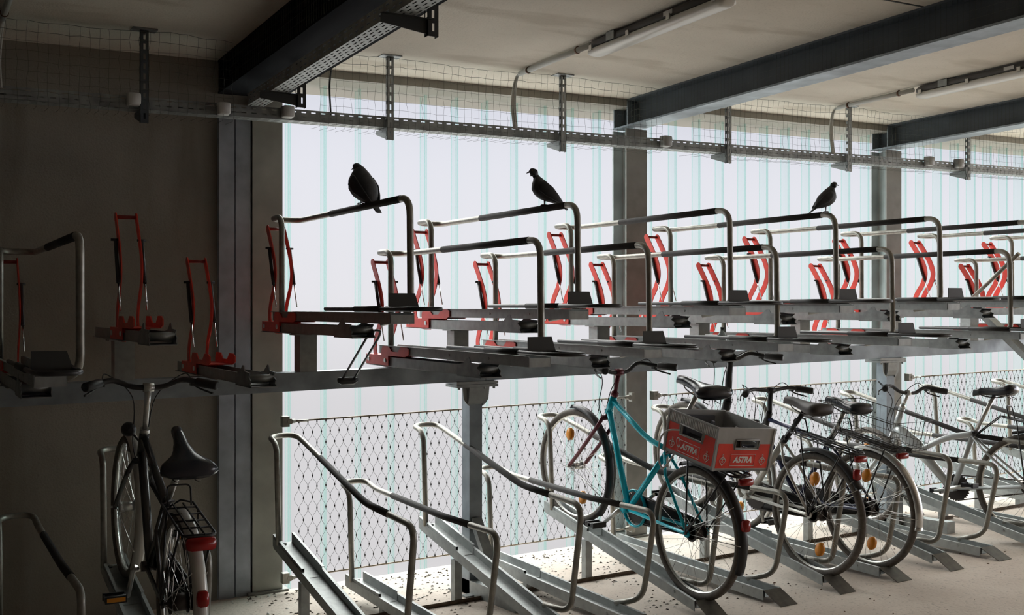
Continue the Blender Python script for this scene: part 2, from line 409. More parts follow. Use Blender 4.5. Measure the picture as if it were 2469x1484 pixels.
# tray along the first beam
BTX = 1.645
def zb_(x, y): return 2.655-.0155*(y-5.6)
t = thing('cable_tray', 'perforated cable tray hung under the black beam, running towards the camera', 'cable tray', (0, 0, 0))
def slot_side(x, rows, name):
    b = MB(); slotted_x(b, -1.0, 5.58, 0, lambda u: 0, .062, rows, pitch=.062, slot=.03)
    b.v = [(x+yy, u, zb_(x, u)+z) for u, yy, z in b.v]; return b.build(name, galvd, t)
slot_side(BTX-.044, (.022, .048), 'left_side'); slot_side(BTX+.043, (.048,), 'right_side')
b = MB(); xs = [-.05, -.038, -.030, -.014, -.006, .010, .018, .034, .042, .05]
for j in range(0, 10, 2): b.box(xs[j], xs[j+1], -1, 5.58, 0, .0012)
for j in range(1, 9, 2):
    y = -1+(.03 if j % 4 == 1 else 0)
    while y < 5.54: b.box(xs[j], xs[j+1], y, y+.026, 0, .0012); y += .06
b.v = [(BTX+x*.86, y, zb_(0, y)+z) for x, y, z in b.v]; b.build('bottom', galv, t)
b = MB()
for r, xx in ((.009, -.02), (.007, .012)):
    b.tube([(BTX+xx+.008*math.sin(y*2.1+r*500), y*.5, zb_(0, y*.5)+.012) for y in range(-2, 11)], r, 6)
b.build('cable', blackr, t)
def slot_post(b, x, y, z0, z1, w=.04, dp=.022):
    """C-profile with slots, open towards +y"""
    n = int((z1-z0)/.05); th = .002
    for xa, xb in ((x-w/2, x-w*.13), (x+w*.13, x+w/2)): b.box(xa, xb, y, y+th, z0, z1)
    for k in range(n+1):
        za = z0+k*.05; b.box(x-w*.13, x+w*.13, y, y+th, za, min(za+.02, z1))
    for xs_ in (x-w/2, x+w/2-th):
        b.box(xs_, xs_+th, y, y+dp, z0, z1) if xs_ > x else [b.box(xs_, xs_+th, y, y+dp, z0+k*.05, min(z0+k*.05+.022, z1)) for k in range(n+1)] and b.box(xs_, xs_+th, y, y+.005, z0, z1) and b.box(xs_, xs_+th, y+dp-.005, y+dp, z0, z1)
hang_lab = ['slotted tray hanger left of the first pigeon', 'slotted tray hanger above the first pigeon', 'slotted tray hanger above the second pigeon', 'slotted tray hanger right of the middle column',
            'slotted tray hanger left of the right-hand column', 'slotted tray hanger nearest the right edge of the photo', 'slotted tray hanger on the dark concrete wall']
for x, lb in ((2.42, hang_lab[1]), (3.58, hang_lab[2]), (4.92, hang_lab[3]), (6.08, hang_lab[4]), (7.42, hang_lab[5]), (1.08, hang_lab[6])):
    y = TY-.035; zt = zc(x, y); z0 = zt_(x)-.075
    t = thing('tray_hanger', lb, 'bracket', (x, y, zt), 'slotted tray hangers')
    b = MB(); slot_post(b, 0, 0, z0-zt, -.006); b.build('slotted_post', galv if x > 2 else darkst, t)  # hanger on the dark wall has the corner's shade put into its colour
    b = MB(); b.box(-.06, .06, -.03, .05, -.006, 0); b.box(-.004, .004, 0, .02, -.03, 0); b.build('top_plate', galvd, t)
    b = MB(); zz = zt_(x)-zt
    b.prism([(.022, zz-.012), (.17, zz-.012), (.17, zz-.025), (.022, zz-.07)], -.018, -.015); b.prism([(.022, zz-.012), (.17, zz-.012), (.17, zz-.025), (.022, zz-.07)], .015, .018)
    b.box(-.018, .018, .022, .17, zz-.012, zz-.003); b.build('arm', galv if x > 2 else darkst, t)
for y, lb in ((5.2, 'black slotted bracket under the beam tray, close to the first column'), (3.68, 'black slotted bracket under the beam tray, nearer the camera')):
    z0 = zb_(0, y)
    t = thing('tray_bracket', lb, 'bracket', (BTX, y, z0))
    b = MB(); b.hexa([(-.09, -.002, -.035), (.12, -.002, -.06), (.12, .002, -.06), (-.09, .002, -.035), (-.09, -.002, -.002), (.12, -.002, -.002), (.12, .002, -.002), (-.09, .002, -.002)])
    b.box(-.09, .12, -.02, .02, -.003, -.001); b.build('arm', plated, t)
    b = MB(); slot_post(b, .12, -.01, -.065, zc(BTX+.12, y)-.193-z0, .045, .03); b.build('slotted_post', plated, t)
# junction boxes on the trays
for x, z, s, lb in ((1.03, .012, .068, 'white junction box on the tray in front of the dark wall'), (1.48, .0, .068, 'pale junction box on the tray beside the galvanised strips'),
                    (1.825, .01, .068, 'grey junction box on the tray at the first column'), (4.385, .012, .075, 'grey junction box on the tray right of the middle column'),
                    (6.96, .02, .075, 'left one of two grey junction boxes on the tray, right of the right-hand column'), (7.31, .02, .075, 'right one of two grey junction boxes right of the right-hand column')):
    t = tag(MB().loft([((0, -.045, 0), (s*.46, 0, 0), (0, 0, s*.46)), ((0, -.05, 0), (s*.40, 0, 0), (0, 0, s*.40))][::-1]+[((0, 0, 0), (s*.5, 0, 0), (0, 0, s*.5))], 16, .35).build('junction_box', junc), lb, 'junction box')
    t.location = (x, TY-.003, zt_(x)+.03+z)
    if x > 2: t.data.materials[0] = greyp

# bird netting in front of the upper glass
def net_bay(x0, x1, lb):
    b = MB(); y = TY-.05; step = .047; n = int((x1-x0)/step); rows = 8
    def P(i, j):
        x = x0+i*step; zt = zc(x, y)-.012; zb = zt_(x)-.01; u = j/rows
        rr = random.Random(i*131+j*17+int(x0*10))
        return Vector((x+rr.uniform(-.006, .006), y+.01*math.sin(x*9)+.012*math.sin(u*3.1), zt+(zb-zt)*u+rr.uniform(-.004, .004)-.015*(1-u)*abs(math.sin(x*2.6))))
    G = [[P(i, j) for j in range(rows+1)] for i in range(n+1)]
    for i in range(n+1): b.tube(G[i], .0008, 3, False)
    for j in range(rows+1): b.tube([G[i][j] for i in range(n+1)], .0012 if j in (0, 1) else .0007, 3, False)
    # wrapped under the tray
    for i in range(n+1): b.tube([G[i][-1], G[i][-1]+Vector((0, .02, -.022)), G[i][-1]+Vector((0, .16, -.015))], .0008, 3, False)
    o = b.build('bird_net', netm); tag(o, lb, 'net'); o['kind'] = 'stuff'
net_bay(-1.2, 1.55, 'fine bird net hung in front of the dark concrete wall')
net_bay(2.0, 4.38, 'fine bird net between the black beam and the middle beam')
net_bay(4.6, 7.0, 'fine bird net between the middle beam and the right-hand beam')
net_bay(7.2, 9.6, 'fine bird net right of the right-hand beam')

# ------------------------------------------------------------------ strip lamps with conduit
def lamp(x, y1, y0, lb, box2=False):
    t = thing('strip_lamp', lb, 'lamp', (x, y1, zc(x, y1)), 'ceiling strip lamps'); L = y1-y0; s = .0155
    def P(b, n, m): b.v = [(a, c, d-s*c) for a, c, d in b.v]; return b.build(n, m, t)
    b = MB(); b.loft([((0, -.0, -.03), (.02, 0, 0), (0, 0, .014)), ((0, -.05, -.03), (.045, 0, 0), (0, 0, .022)), ((0, -L+.05, -.03), (.045, 0, 0), (0, 0, .022)), ((0, -L, -.03), (.02, 0, 0), (0, 0, .014))], 14, .5); P(b, 'housing', lampb)
    b = MB(); b.loft([((0, -.005, -.058), (.03, 0, 0), (0, 0, .008)), ((0, -.02, -.068), (.046, 0, 0), (0, 0, .018)), ((0, -.06, -.068), (.052, 0, 0), (0, 0, .022)), ((0, -L+.06, -.068), (.052, 0, 0), (0, 0, .022)), ((0, -L+.02, -.068), (.046, 0, 0), (0, 0, .018)), ((0, -L+.005, -.058), (.03, 0, 0), (0, 0, .008))], 18, .7); P(b, 'diffuser', lampm)
    for k in range(4):
        yy = -.06-k*(L-.12)/3; b = MB(); b.box(-.058, -.050, yy-.012, yy+.012, -.066, -.038); P(b, 'clip', alu)
    b = MB(); b.box(-.052, -.046, -.27, -.2, -.048, -.005); P(b, 'mounting_bracket', galv)
    b = MB(); b.box(-.047, -.0455, -.75, -.68, -.04, -.018); P(b, 'sticker', whitep)
    return t
lamp(3.29, 4.84, 3.72, 'pale strip lamp on the ceiling between the black beam and the middle beam')
lamp(5.98, 4.90, 3.69, 'pale strip lamp on the ceiling at the right edge, cut by the frame')
def conduit(x, y1, y0, lb):
    t = thing('conduit', lb, 'conduit', (x, y1, zc(x, y1)), 'ceiling conduits')
    b = MB(); L = y1-y0; b.tube([(0, 0, -.022), (0, -L, -.022+.0155*L)], .016, 10); b.build('pipe', condm, t)
    for yy in (-.1, -L*.82):
        b = MB(); b.torus((0, 0, 0), .017, .003, 16, 5); b.v = [(a[1], a[0]*3+yy, a[2]-.022-.0155*yy) for a in b.v]; b.box(-.004, .004, yy-.006, yy+.006, -.008-.0155*yy, -.0155*yy); b.build('clamp', mat('rusty_clamp', (.16, .10, .07), .7), t)
    b = MB(); zt = zt_(x)-zc(x, y1)
    for dx, r in ((0, .0085), (.012, .006), (-.01, .006)):
        b.tube(curve([(dx*.3, -.01, -.022), (dx*.4, .035, -.035), (dx*.8-.01, .05, -.10), (dx-.02, .045, -.22), (dx-.015, .03, zt+.05)]), r, 7)
    b.build('hanging_cable', condm, t)
conduit(3.27, 5.62-.03, 4.82, 'grey conduit feeding the strip lamp left of the middle beam')
conduit(5.96, 5.62-.03, 4.92, 'grey conduit feeding the strip lamp right of the middle beam')
conduit(.434, 5.59, 3.4, 'conduit on the ceiling in the top left corner')
for x, lb in ((2.09, 'single dark cable hanging right of the black beam'), (8.3, 'dark cable loop hanging at the right edge of the photo')):
    b = MB(); b.tube(curve([(x+.01, TY+.03, zc(x, TY)-.001), (x, TY+.03, zc(x, TY)-.1), (x-.008, TY+.03, (zc(x, TY)+zt_(x))/2), (x+.0, TY+.03, zt_(x)+.03)]), .005, 6)
    tag(b.build('hanging_cable', blackr), lb, 'cable')

# ------------------------------------------------------------------ wire rope fence
FY = 5.985
def fence(x0, x1, lb, strip=0):
    t = thing('wire_fence', lb, 'fence', (x0, FY, 0), 'wire rope fence bays')
    def top(x): return .902+.0158*x
    def bot(x): return zf(x, FY)+.085
    b = MB(); b.tube([(0, 0, top(x0)), (x1-x0, 0, top(x1))], .005, 8); b.build('top_rope', ropem, t)
    b = MB(); b.tube([(0, 0, bot(x0)), (x1-x0, 0, bot(x1))], .005, 8); b.build('bottom_rope', ropem, t)
    w = .0545; n = int((x1-x0-.03)/w*1); b = MB(); nd = MB(); rows = 14; sm = 5
    for i in range(n+1):
        for sgn in (1, -1):
            pts = []; xc = x0+.03+i*w+(0 if sgn > 0 else w/2)
            if xc > x1-.02: continue
            for k in range(rows*sm+1):
                ph = k/sm; cc = math.cos(math.pi*ph); xx = xc+sgn*w/4*math.copysign(abs(cc)**.8, cc)
                z = top(xx)-.008+(bot(xx)-top(xx)+.016)*k/(rows*sm); pts.append((xx-x0, .001*sgn, z))
            b.tube(pts, .0011, 3, False)
            for k in range(0, rows+1):
                xx = xc+sgn*(w/4 if k % 2 == 0 else -w/4)
                if (sgn > 0) != (k % 2 == 0): continue
                z = top(xx)-.008+(bot(xx)-top(xx)+.016)*k/rows
                nd.box(xx-x0-.003, xx-x0+.003, -.003, .003, z-.006, z+.006)
                xx += w/2; nd.box(xx-x0-.0024, xx-x0+.0024, -.003, .003, z-.005, z+.005) if False else None
    o = b.build('mesh', wirem, t); o['kind'] = 'stuff'
    o = nd.build('mesh_ferrules', blackr, t); o['kind'] = 'stuff'
    for zz, nm in ((top, 'top'), (bot, 'bottom')):
        for s, xe in ((1, x0), (-1, x1)):
            b = MB(); z = zz(xe); x = xe-x0
            b.box(x-.035*s-.02, x-.035*s+.02, -.012, .035, z-.03, z+.03) if s > 0 else b.box(x+.03, x+.055, -.01, .03, z-.03, z+.03)
            b.tube([(x-.03*s, 0, z), (x+.02*s, 0, z)], .013, 8); b.tube([(x+.02*s, 0, z), (x+.10*s, 0, z)], .0075, 8); b.cyl((x-.012*s, 0, z), (0, 1, 0), .017, .03, 10)
            b.build('tensioner', tubem, t)
fence(1.975, 4.36, 'wire rope mesh fence behind the empty racks, left of the middle column')
fence(4.63, 6.97, 'wire rope mesh fence between the middle column and the right-hand column')
fence(7.24, 9.6, 'wire rope mesh fence right of the right-hand column')

# ------------------------------------------------------------------ support structure of the upper tier
PY = 5.32
t = thing('support_beam', 'long galvanised beam carrying the upper bicycle racks', 'beam', (0, PY, 0))
def cz(x): return 1.137+.0153*x
for xa, xb, nm in ((-1.5, 2.86, 'beam_section'), (2.863, 7.6, 'beam_section'), (7.603, 11, 'beam_section')):
    b = MB(); b.hexa([(xa, -.05, cz(xa)), (xb, -.05, cz(xb)), (xb, .05, cz(xb)), (xa, .05, cz(xa)), (xa, -.05, cz(xa)+.095), (xb, -.05, cz(xb)+.095), (xb, .05, cz(xb)+.095), (xa, .05, cz(xa)+.095)]); b.build(nm, beamst, t)
def support(x, lb):
    z0 = zf(x, PY); z1 = cz(x)
    t = thing('support_post', lb, 'post', (x, PY, z0), 'posts under the upper rack beam'); h = z1-z0
    b = MB(); b.box(-.04, .04, -.045, .045, 0, h-.03); b.build('post', beamst, t)
    b = MB(); b.box(-.13, .13, -.07, .07, h-.033, h-.018); b.box(-.13, .13, -.07, .07, h-.016, h-.001); b.build('head_plate', galv, t)
    for s in (-1, 1):
        b = MB(); b.prism([(s*.04, h-.033), (s*.085, h-.033), (s*.078, h-.10), (s*.06, h-.125), (s*.04, h-.14)][::s], -.05, -.044, 'xz'); b.build('gusset', galv, t)
    b = MB(); b.prism([(-.045, h-.033), (-.075, h-.033), (-.07, h-.09), (-.06, h-.12), (-.045, h-.13)], -.055, .035, 'yz'); b.build('side_gusset', galv, t)
    for sx in (-.11, -.05, .05, .11):
        b = MB(); b.cyl((sx, -.055, h-.022), (0, 0, 1), .008, .045, 6); b.build('bolt', galv, t)
    b = MB(); L = .55
    b.v = []; b.hexa([(-.04, -L, .045*L), (.04, -L, .045*L), (.04, .1, -.0045), (-.04, .1, -.0045), (-.04, -L, .08+.045*L), (.04, -L, .08+.045*L), (.04, .1, .0755), (-.04, .1, .0755)]); b.build('foot_beam', galv, t)
    b = MB(); b.bar((0, -.045, .42), (0, -.30, .10), .06, .035, (0, 1, 0)); b.build('brace', galvd, t)
    b = MB(); b.box(-.09, .09, -.10, -.046, 0, .012); b.build('floor_plate', galvd, t)
    b = MB(); b.box(-.09, .09, .05, .12, 0, .012); b.build('floor_plate', galvd, t)
    return t
support(2.80, 'grey support post with bolted head plate, standing among the empty lower racks')
support(6.15, 'pale grey support post with head plate in front of the right-hand column')

# ------------------------------------------------------------------ upper racks
def arm_path():
    P = curve([(1.70, .455), (1.65, .37), (1.60, .29), (1.575, .21), (1.60, .12), (1.655, .04), (1.675, -.03), (1.64, -.08), (1.55, -.10), (1.47, -.10)], 5)
    return [(p.x, p.y) for p in [Vector((q[0], q[1])) for q in [(v[0], v[1]) for v in P]]]
def _arm(): 
    P = [Vector((y, z, 0)) for y, z in ((1.72, .455), (1.66, .37), (1.605, .28), (1.585, .20), (1.61, .12), (1.665, .04), (1.685, -.03), (1.65, -.085), (1.57, -.10), (1.47, -.10))]
    return [(v.x, v.y) for v in curve(P, 5)]
def upper_parts(t, tray=True, hoop=True, shift=0.0):
    """origin: middle of the tray's front end, tray top at z=0, +y towards the facade"""
    b = MB(); b.box(-.05, .05, .50, 1.80, -.115, -.112); b.box(-.05, -.046, .50, 1.80, -.112, -.066); b.box(.046, .05, .50, 1.80, -.112, -.066)
    b.box(-.062, .062, .95, 1.80, -.1175, -.115); b.build('base_rail', galv, t)
    b = MB(); b.box(-.056, .056, .42, .66, -.121, -.117)
    for s in (-1, 1):
        x0, x1 = (s*.056, s*.052) if s < 0 else (.052, .056)
        b.prism([(.66, -.12), (.66, -.068), (.60, -.060), (.55, -.030), (.535, -.030), (.52, -.055), (.44, -.058), (.46, -.075), (.43, -.09), (.44, -.105), (.42, -.12)], x0, x1)
    b.cyl((0, .47, -.085), (1, 0, 0), .018, .104, 10); b.build('end_catch', galvd, t)
    b = MB(); y0, y1 = 1.47+shift, 1.78+shift
    b.box(-.058, .058, y0, y1, -.062, -.058); b.box(-.060, -.056, y0, y1, -.112, -.058); b.box(.056, .060, y0, y1, -.112, -.058)
    b.box(-.06, .06, y0, y0+.004, -.08, -.058); b.build('slide_bracket', redp, t)
    for yy in (y0+.04, y1-.04): b = MB(); b.cyl((-.0605, yy, -.085), (1, 0, 0), .012, .008, 10); b.build('bolt', alu, t)
    if tray or True:
        b = MB(); y0, y1 = 1.20+shift, 1.62+shift
        for s in (-.062, .057):
            b.prism([(y0, -.045), (y0, -.015), (y0+.03, -.004), (y0+.10, -.004), (y0+.14, -.035), (y0+.22, -.035), (y0+.26, -.006), (y0+.34, -.006), (y0+.36, -.03), (y0+.36, -.058), (y0+.05, -.058)], s, s+.005)
        b.box(-.06, .06, y0+.05, y0+.36, -.058, -.054); b.build('pivot_bracket', redp, t)
    for s in (-1, 1):
        b = MB(); P = [(y+shift, z) for y, z in _arm()]; w = [.042]*len(P); b.ribbon(P, w, s*.046-.0025, s*.046+.0025)
        b.cyl((s*.046, P[0][0], P[0][1]), (1, 0, 0), .021, .006, 14)
        b.build('lever_arm', redp, t)
        g = MB(); a = Vector((s*.058, 1.655+shift, .345)); e = Vector((s*.058, 1.53+shift, .02)); m = a.lerp(e, .62)
        g.tube([a, m], .009, 8); g.cyl(a, (1, 0, 0), .006, .04, 8); g = g.build('gas_spring', blackp, t)
        h = MB(); h.tube([m, e], .0035, 6); h.build('piston_rod', chrome, g)
    b = MB(); P = _arm()[0]; b.cyl((0, P[0]+shift, P[1]), (1, 0, 0), .009, .096, 10); b.build('cross_bar', mat('dark_red_bar', (.22, .03, .025), .5), t)
    if tray:
        b = MB(); b.box(-.055, .055, 0, 1.60, -.050, -.047)
        for s in (-1, 1): b.box(min(s*.055, s*.051), max(s*.055, s*.051), 0, 1.60, -.047, -.006); b.box(min(s*.055, s*.067), max(s*.055, s*.067), 0.02, 1.60, -.006, -.003)
        b.box(-.055, .055, 0, .004, -.047, -.012)
        for yy in (.35, .75): b.cyl((-.0555, yy, -.027), (1, 0, 0), .006, .004, 8)
        b.build('tray', galv, t)
    if hoop:
        H = .505
        path = [(-.052, 1.45, -.01), (-.052, 1.45, H-.0), (-.04, 1.68, H+.0), (.125, 1.70, H), (.125, 1.45, H), (.125, .20, H), (.125, .19, -.02), (.04, .32, -.05)]
        P = fillet([Vector(p) for p in path], .085, 6)
        b = MB(); b.tube(P, .0155, 12); h = b.build('hoop', tubem, t)
        b = MB(); b.tube([(.125, 1.18, H), (.125, .30, H)], .0172, 12); b.build('sleeve', sleeve, h)
    if tray:
        z = .012; b = MB()
        b.tube([(-.075, .72, z), (-.075, -.20, z), (-.05, -.27, z), (.05, -.27, z), (.075, -.20, z), (.075, .72, z)], .009, 8, bend=.05); h = b.build('pull_handle', blackp, t)
        for s in (-1, 1): b = MB(); b.tube([(s*.075, .34, z), (s*.075, .06, z)], .0135, 10); b.build('grip_sleeve', blackr, h)
        b = MB(); b.prism([(-.065, .008), (.075, .008), (.052, .078), (-.065, .078)], -.012, -.008, 'xz'); b.box(-.075, .075, -.02, .01, .004, .01); b.build('wheel_stop_plate', plated, h)

HT = lambda x: 1.543+.0155*x
LT = lambda x: 1.352+.0155*x
Hx = [1.83, 2.71, 3.665, 4.44, 5.315, 6.215, 7.07, 7.965]
Lx = [.47, 2.355, 3.12, 3.975, 4.875, 5.95]
upl = ['upper rack on stubs in front of the first column, its hoop carrying the hunched pigeon',
       'raised upper rack whose hoop carries the pigeon facing left',
       'raised upper rack in front of the middle column, no bird on it',
       'raised upper rack whose hoop carries the pigeon facing right',
       'raised upper rack just left of the right-hand column',
       'raised upper rack passing in front of the right-hand column, front end out of frame',
       'raised upper rack right of the right-hand column, front end out of frame',
       'raised upper rack at the far right edge, only its rear seen']
lol = ['dark lower-set upper rack at the far left edge in front of the concrete wall',
       'lower-set dark upper rack hanging over the support post, first one before the glass',
       'second lower-set upper rack before the glass, left of the middle column',
       'third lower-set upper rack before the glass, above the turquoise bicycle',
       'fourth lower-set upper rack, right of the small clear bottle',
       'fifth lower-set upper rack, in front of the right-hand column']
proto = thing('upper_bike_rack', upl[0], 'bicycle rack', (Hx[0], 4.10, HT(Hx[0])), 'raised upper bicycle racks'); upper_parts(proto)
for x, lb in zip(Hx[1:], upl[1:]): dup(proto, (x, 4.10, HT(x)), lb, 'raised upper bicycle racks')
for x, lb in zip(Lx, lol): dup(proto, (x, 4.08 if x != 2.355 else 3.86, LT(x)), lb, 'lower-set upper bicycle racks')
t = thing('upper_bike_rack', 'red-armed rack base without hoop, on a stub before the dark wall', 'bicycle rack', (.93, 4.10-.1, HT(.93)), 'trayless upper rack bases'); upper_parts(t, False, False, -.48)
t = thing('upper_bike_rack', 'upper rack base with red arms but no hoop, beside the galvanised strips', 'bicycle rack', (1.34, 4.10-.1, LT(1.34)), 'trayless upper rack bases'); upper_parts(t, False, False, -.12)
# the last rack is being lowered: arms leaning, tray slanting down towards the camera
t = thing('upper_bike_rack', 'half-lowered rack with leaning red arms at the right edge', 'bicycle rack', (7.49, 4.08, LT(7.49)), 'lower-set upper bicycle racks'); upper_parts(t, True, True, -.12)
# white stubs under the raised racks
for i, x in enumerate([.93]+Hx[:7]):
    zb, zt = cz(x)+.095, HT(x)-.1178
    t = thing('rack_stub', ['white stub under the red-armed rack base on the dark wall', 'dark stub under the rack with the hunched pigeon', 'stub under the rack with the pigeon facing left', 'stub below the raised rack in front of the middle column',
                            'stub below the raised rack right of the middle column', 'stub below the raised rack left of the right-hand column', 'stub below the raised rack crossing the right-hand column', 'stub below the raised rack nearest the right edge'][i], 'bracket', (x, PY, zb), 'stubs under the raised racks')
    b = MB(); b.box(-.045, .045, -.045, .045, 0, zt-zb-.006); b.build('stub', galv, t)
    b = MB(); b.box(-.07, .07, -.05, .05, zt-zb-.006, zt-zb); b.build('top_plate', galv, t)
# broken loop handle hanging down from the dark rack
t = thing('loop_handle', 'black wire loop handle hanging from the dark rack over the support beam', 'handle', (1.915, 4.60, 1.475))
b = MB(); b.tube([(-.03, .34, -.235), (-.03, .02, -.02), (-.02, -.02, .01), (.02, -.02, .01), (.03, .02, -.02), (.03, .34, -.235)], .0055, 8, bend=.03); b.build('loop', blackp, t)
b = MB(); b.loft([((-.05, .345, -.24), (0, .012, 0), (0, 0, .012)), ((-.03, .35, -.245), (0, .02, 0), (0, 0, .02)), ((.03, .35, -.245), (0, .02, 0), (0, 0, .02)), ((.05, .345, -.24), (0, .012, 0), (0, 0, .012))], 10); b.build('grip', blackp, t)
t = thing('lowered_rack_frame', 'slanting channel and tube of a lowered rack at the right edge', 'rack frame', (7.3, 5.05, 1.25))
b = MB(); b.bar((0, .36, .33), (0, -.35, -.27), .09, .045); b.build('channel', galv, t)
b = MB(); b.tube([(-.02, 0, .744), (-.02, .545, .297)], .0155, 10); b.build('brace_tube', tubem, t)
# small clear bottle on a tray
t = thing('bottle', 'small clear bottle standing on a lower-set upper rack tray', 'bottle', (3.975, 4.57, LT(3.975)-.046))
b = MB(); b.tube([(0, 0, 0), (0, 0, .012), (0, 0, .07), (0, 0, .088), (0, 0, .10)], [.022, .027, .027, .014, .010], 14); b.build('body', clearm, t)
b = MB(); b.cyl((0, 0, .107), (0, 0, 1), .010, .014, 12); b.build('cap', plated, t)

# ------------------------------------------------------------------ lower racks
def lower_rack(t, high):
    """origin at the floor below the rail's front end (y 4.1); z relative to the deck there"""
    sl = .182 if high else .004; zr = (lambda y: .035+sl*(y-.06)) if high else (lambda y: .02+sl*y)
    ya, yb = .06, 1.47
    def chan(b, y0, y1, th=.003, w=.05, h=.04, lift=0):
        a, c = zr(y0)+lift, zr(y1)+lift
        def hx(x0, x1, zl, zh): b.hexa([(x0, y0, a+zl), (x1, y0, a+zl), (x1, y1, c+zl), (x0, y1, c+zl), (x0, y0, a+zh), (x1, y0, a+zh), (x1, y1, c+zh), (x0, y1, c+zh)])
        hx(-w, w, 0, th); hx(-w, -w+th, th, h); hx(w-th, w, th, h); hx(-w-.012, -w, h-th, h); hx(w, w+.012, h-th, h)
        hx(-w-.012, -w-.009, -.012, h-th)
    b = MB(); chan(b, ya, yb); b.build('rail', galv, t)
    b = MB(); chan(b, 1.02, yb+.02, .002, .047, .052, .003); b.build('wheel_trough', galv, t)
    b = MB(); z = zr(ya)+.04
    b.hexa([(-.058, ya-.125, .002), (.058, ya-.125, .002), (.058, ya, z-.006), (-.058, ya, z-.006), (-.058, ya-.125, .006), (.058, ya-.125, .006), (.058, ya, z), (-.058, ya, z)]); b.build('ramp_plate', mat('worn_ramp_plate', (.13, .12, .10), .55, .4, .3, 20), t)
    H0, H1, H2 = (.89, .67, .655) if high else (.60, .56, .575)
    o = .03
    path = [(-.056, 1.40, zr(1.4)+.03), (-.056, 1.40+.03, H0-.02-o), (-.05, 1.60, H0-o), (.11, 1.62, H0-o), (.115, 1.48, H0-.03-o), (.115, .62, H1-o), (.115, .06, H2-o), (.115, .16, .10), (.05, .30, zr(.3)+.035)]
    P = fillet([Vector(p) for p in path], .085, 6)
    b = MB(); b.tube(P, .0150, 12); h = b.build('hoop', tubem, t)
    a, c = Vector(path[4]), Vector(path[5]); d = Vector(path[6]); b = MB(); b.tube([a.lerp(c, .28), c, c.lerp(d, .5)], .0166, 12, bend=.085); b.build('sleeve', sleeve, h)
    b = MB(); b.box(-.062, -.030, 1.37, 1.43, zr(1.4)+.038, zr(1.4)+.045); b.cyl((-.03, 1.37, zr(1.37)+.044), (0, 0, 1), .008, .012, 6); b.build('hoop_foot', galvd, t)
    yl = 1.06; zfl = -.045*yl
    if high:
        b = MB(); b.box(-.055, -.012, yl-.022, yl+.022, zfl+.003, zr(yl)-.03); b.build('leg', galv, t)
        b = MB(); b.box(-.30, .52, yl-.025, yl+.025, 0, .004); b.box(-.30, .52, yl-.025, yl-.021, 0, .022); b.v = [(x, y, z-.045*y+.0158*x) for x, y, z in b.v]; b.build('crossbar', mat('rusty_flat_bar', (.13, .095, .065), .7, .3, .4, 30), t)
    else:
        b = MB(); b.box(-.03, .03, yl-.02, yl+.02, zfl+.003, zr(yl)-.002); b.build('leg', galv, t)
    for yy in (.22,):
        b = MB(); b.cyl((0, yy, zr(yy)+.004), (0, 0, 1), .012, .006, 8); b.build('bolt', galvd, t); b = MB(); b.cyl((-.058, yy, zr(yy)+.02), (1, 0, 0), .008, .016, 8); b.build('bolt', galvd, t)
LH = [(.93, 'tall hoop rack at the far left holding the dark bicycle'), (1.80, 'empty tall hoop rack nearest the first column'), (2.655, 'empty tall hoop rack beside the grey support post'), (3.50, 'tall hoop rack holding the turquoise bicycle'),
      (4.38, 'tall hoop rack holding the silver bicycle with the brown saddle'), (5.26, 'empty tall hoop rack between the two parked pairs of bicycles'), (6.13, 'tall hoop rack holding the silver mountain bicycle'), (7.0, 'tall hoop rack behind the mountain bicycle'), (7.88, 'last tall hoop rack at the right edge')]
LL = [(.47, 'low hoop rack cut by the left edge, in the dark'), (2.21, 'empty low hoop rack left of the grey support post'), (3.08, 'empty low hoop rack left of the turquoise bicycle'), (3.955, 'empty low hoop rack right of the turquoise bicycle'),
      (4.82, 'low hoop rack holding the dark blue bicycle'), (5.69, 'empty low hoop rack left of the mountain bicycle'), (6.57, 'low hoop rack right of the mountain bicycle'), (7.45, 'low hoop rack beyond the mountain bicycle, near the right edge')]
hp = thing('lower_bike_rack', LH[0][1], 'bicycle rack', (LH[0][0], 4.10, zf(LH[0][0], 4.1)), 'tall lower bicycle racks'); lower_rack(hp, True)
for x, lb in LH[1:]: dup(hp, (x, 4.10, zf(x, 4.1)), lb, 'tall lower bicycle racks')
lp = thing('lower_bike_rack', LL[0][1], 'bicycle rack', (LL[0][0], 4.10, zf(LL[0][0], 4.1)), 'low lower bicycle racks'); lower_rack(lp, False)
for x, lb in LL[1:]: dup(lp, (x, 4.10, zf(x, 4.1)), lb, 'low lower bicycle racks')

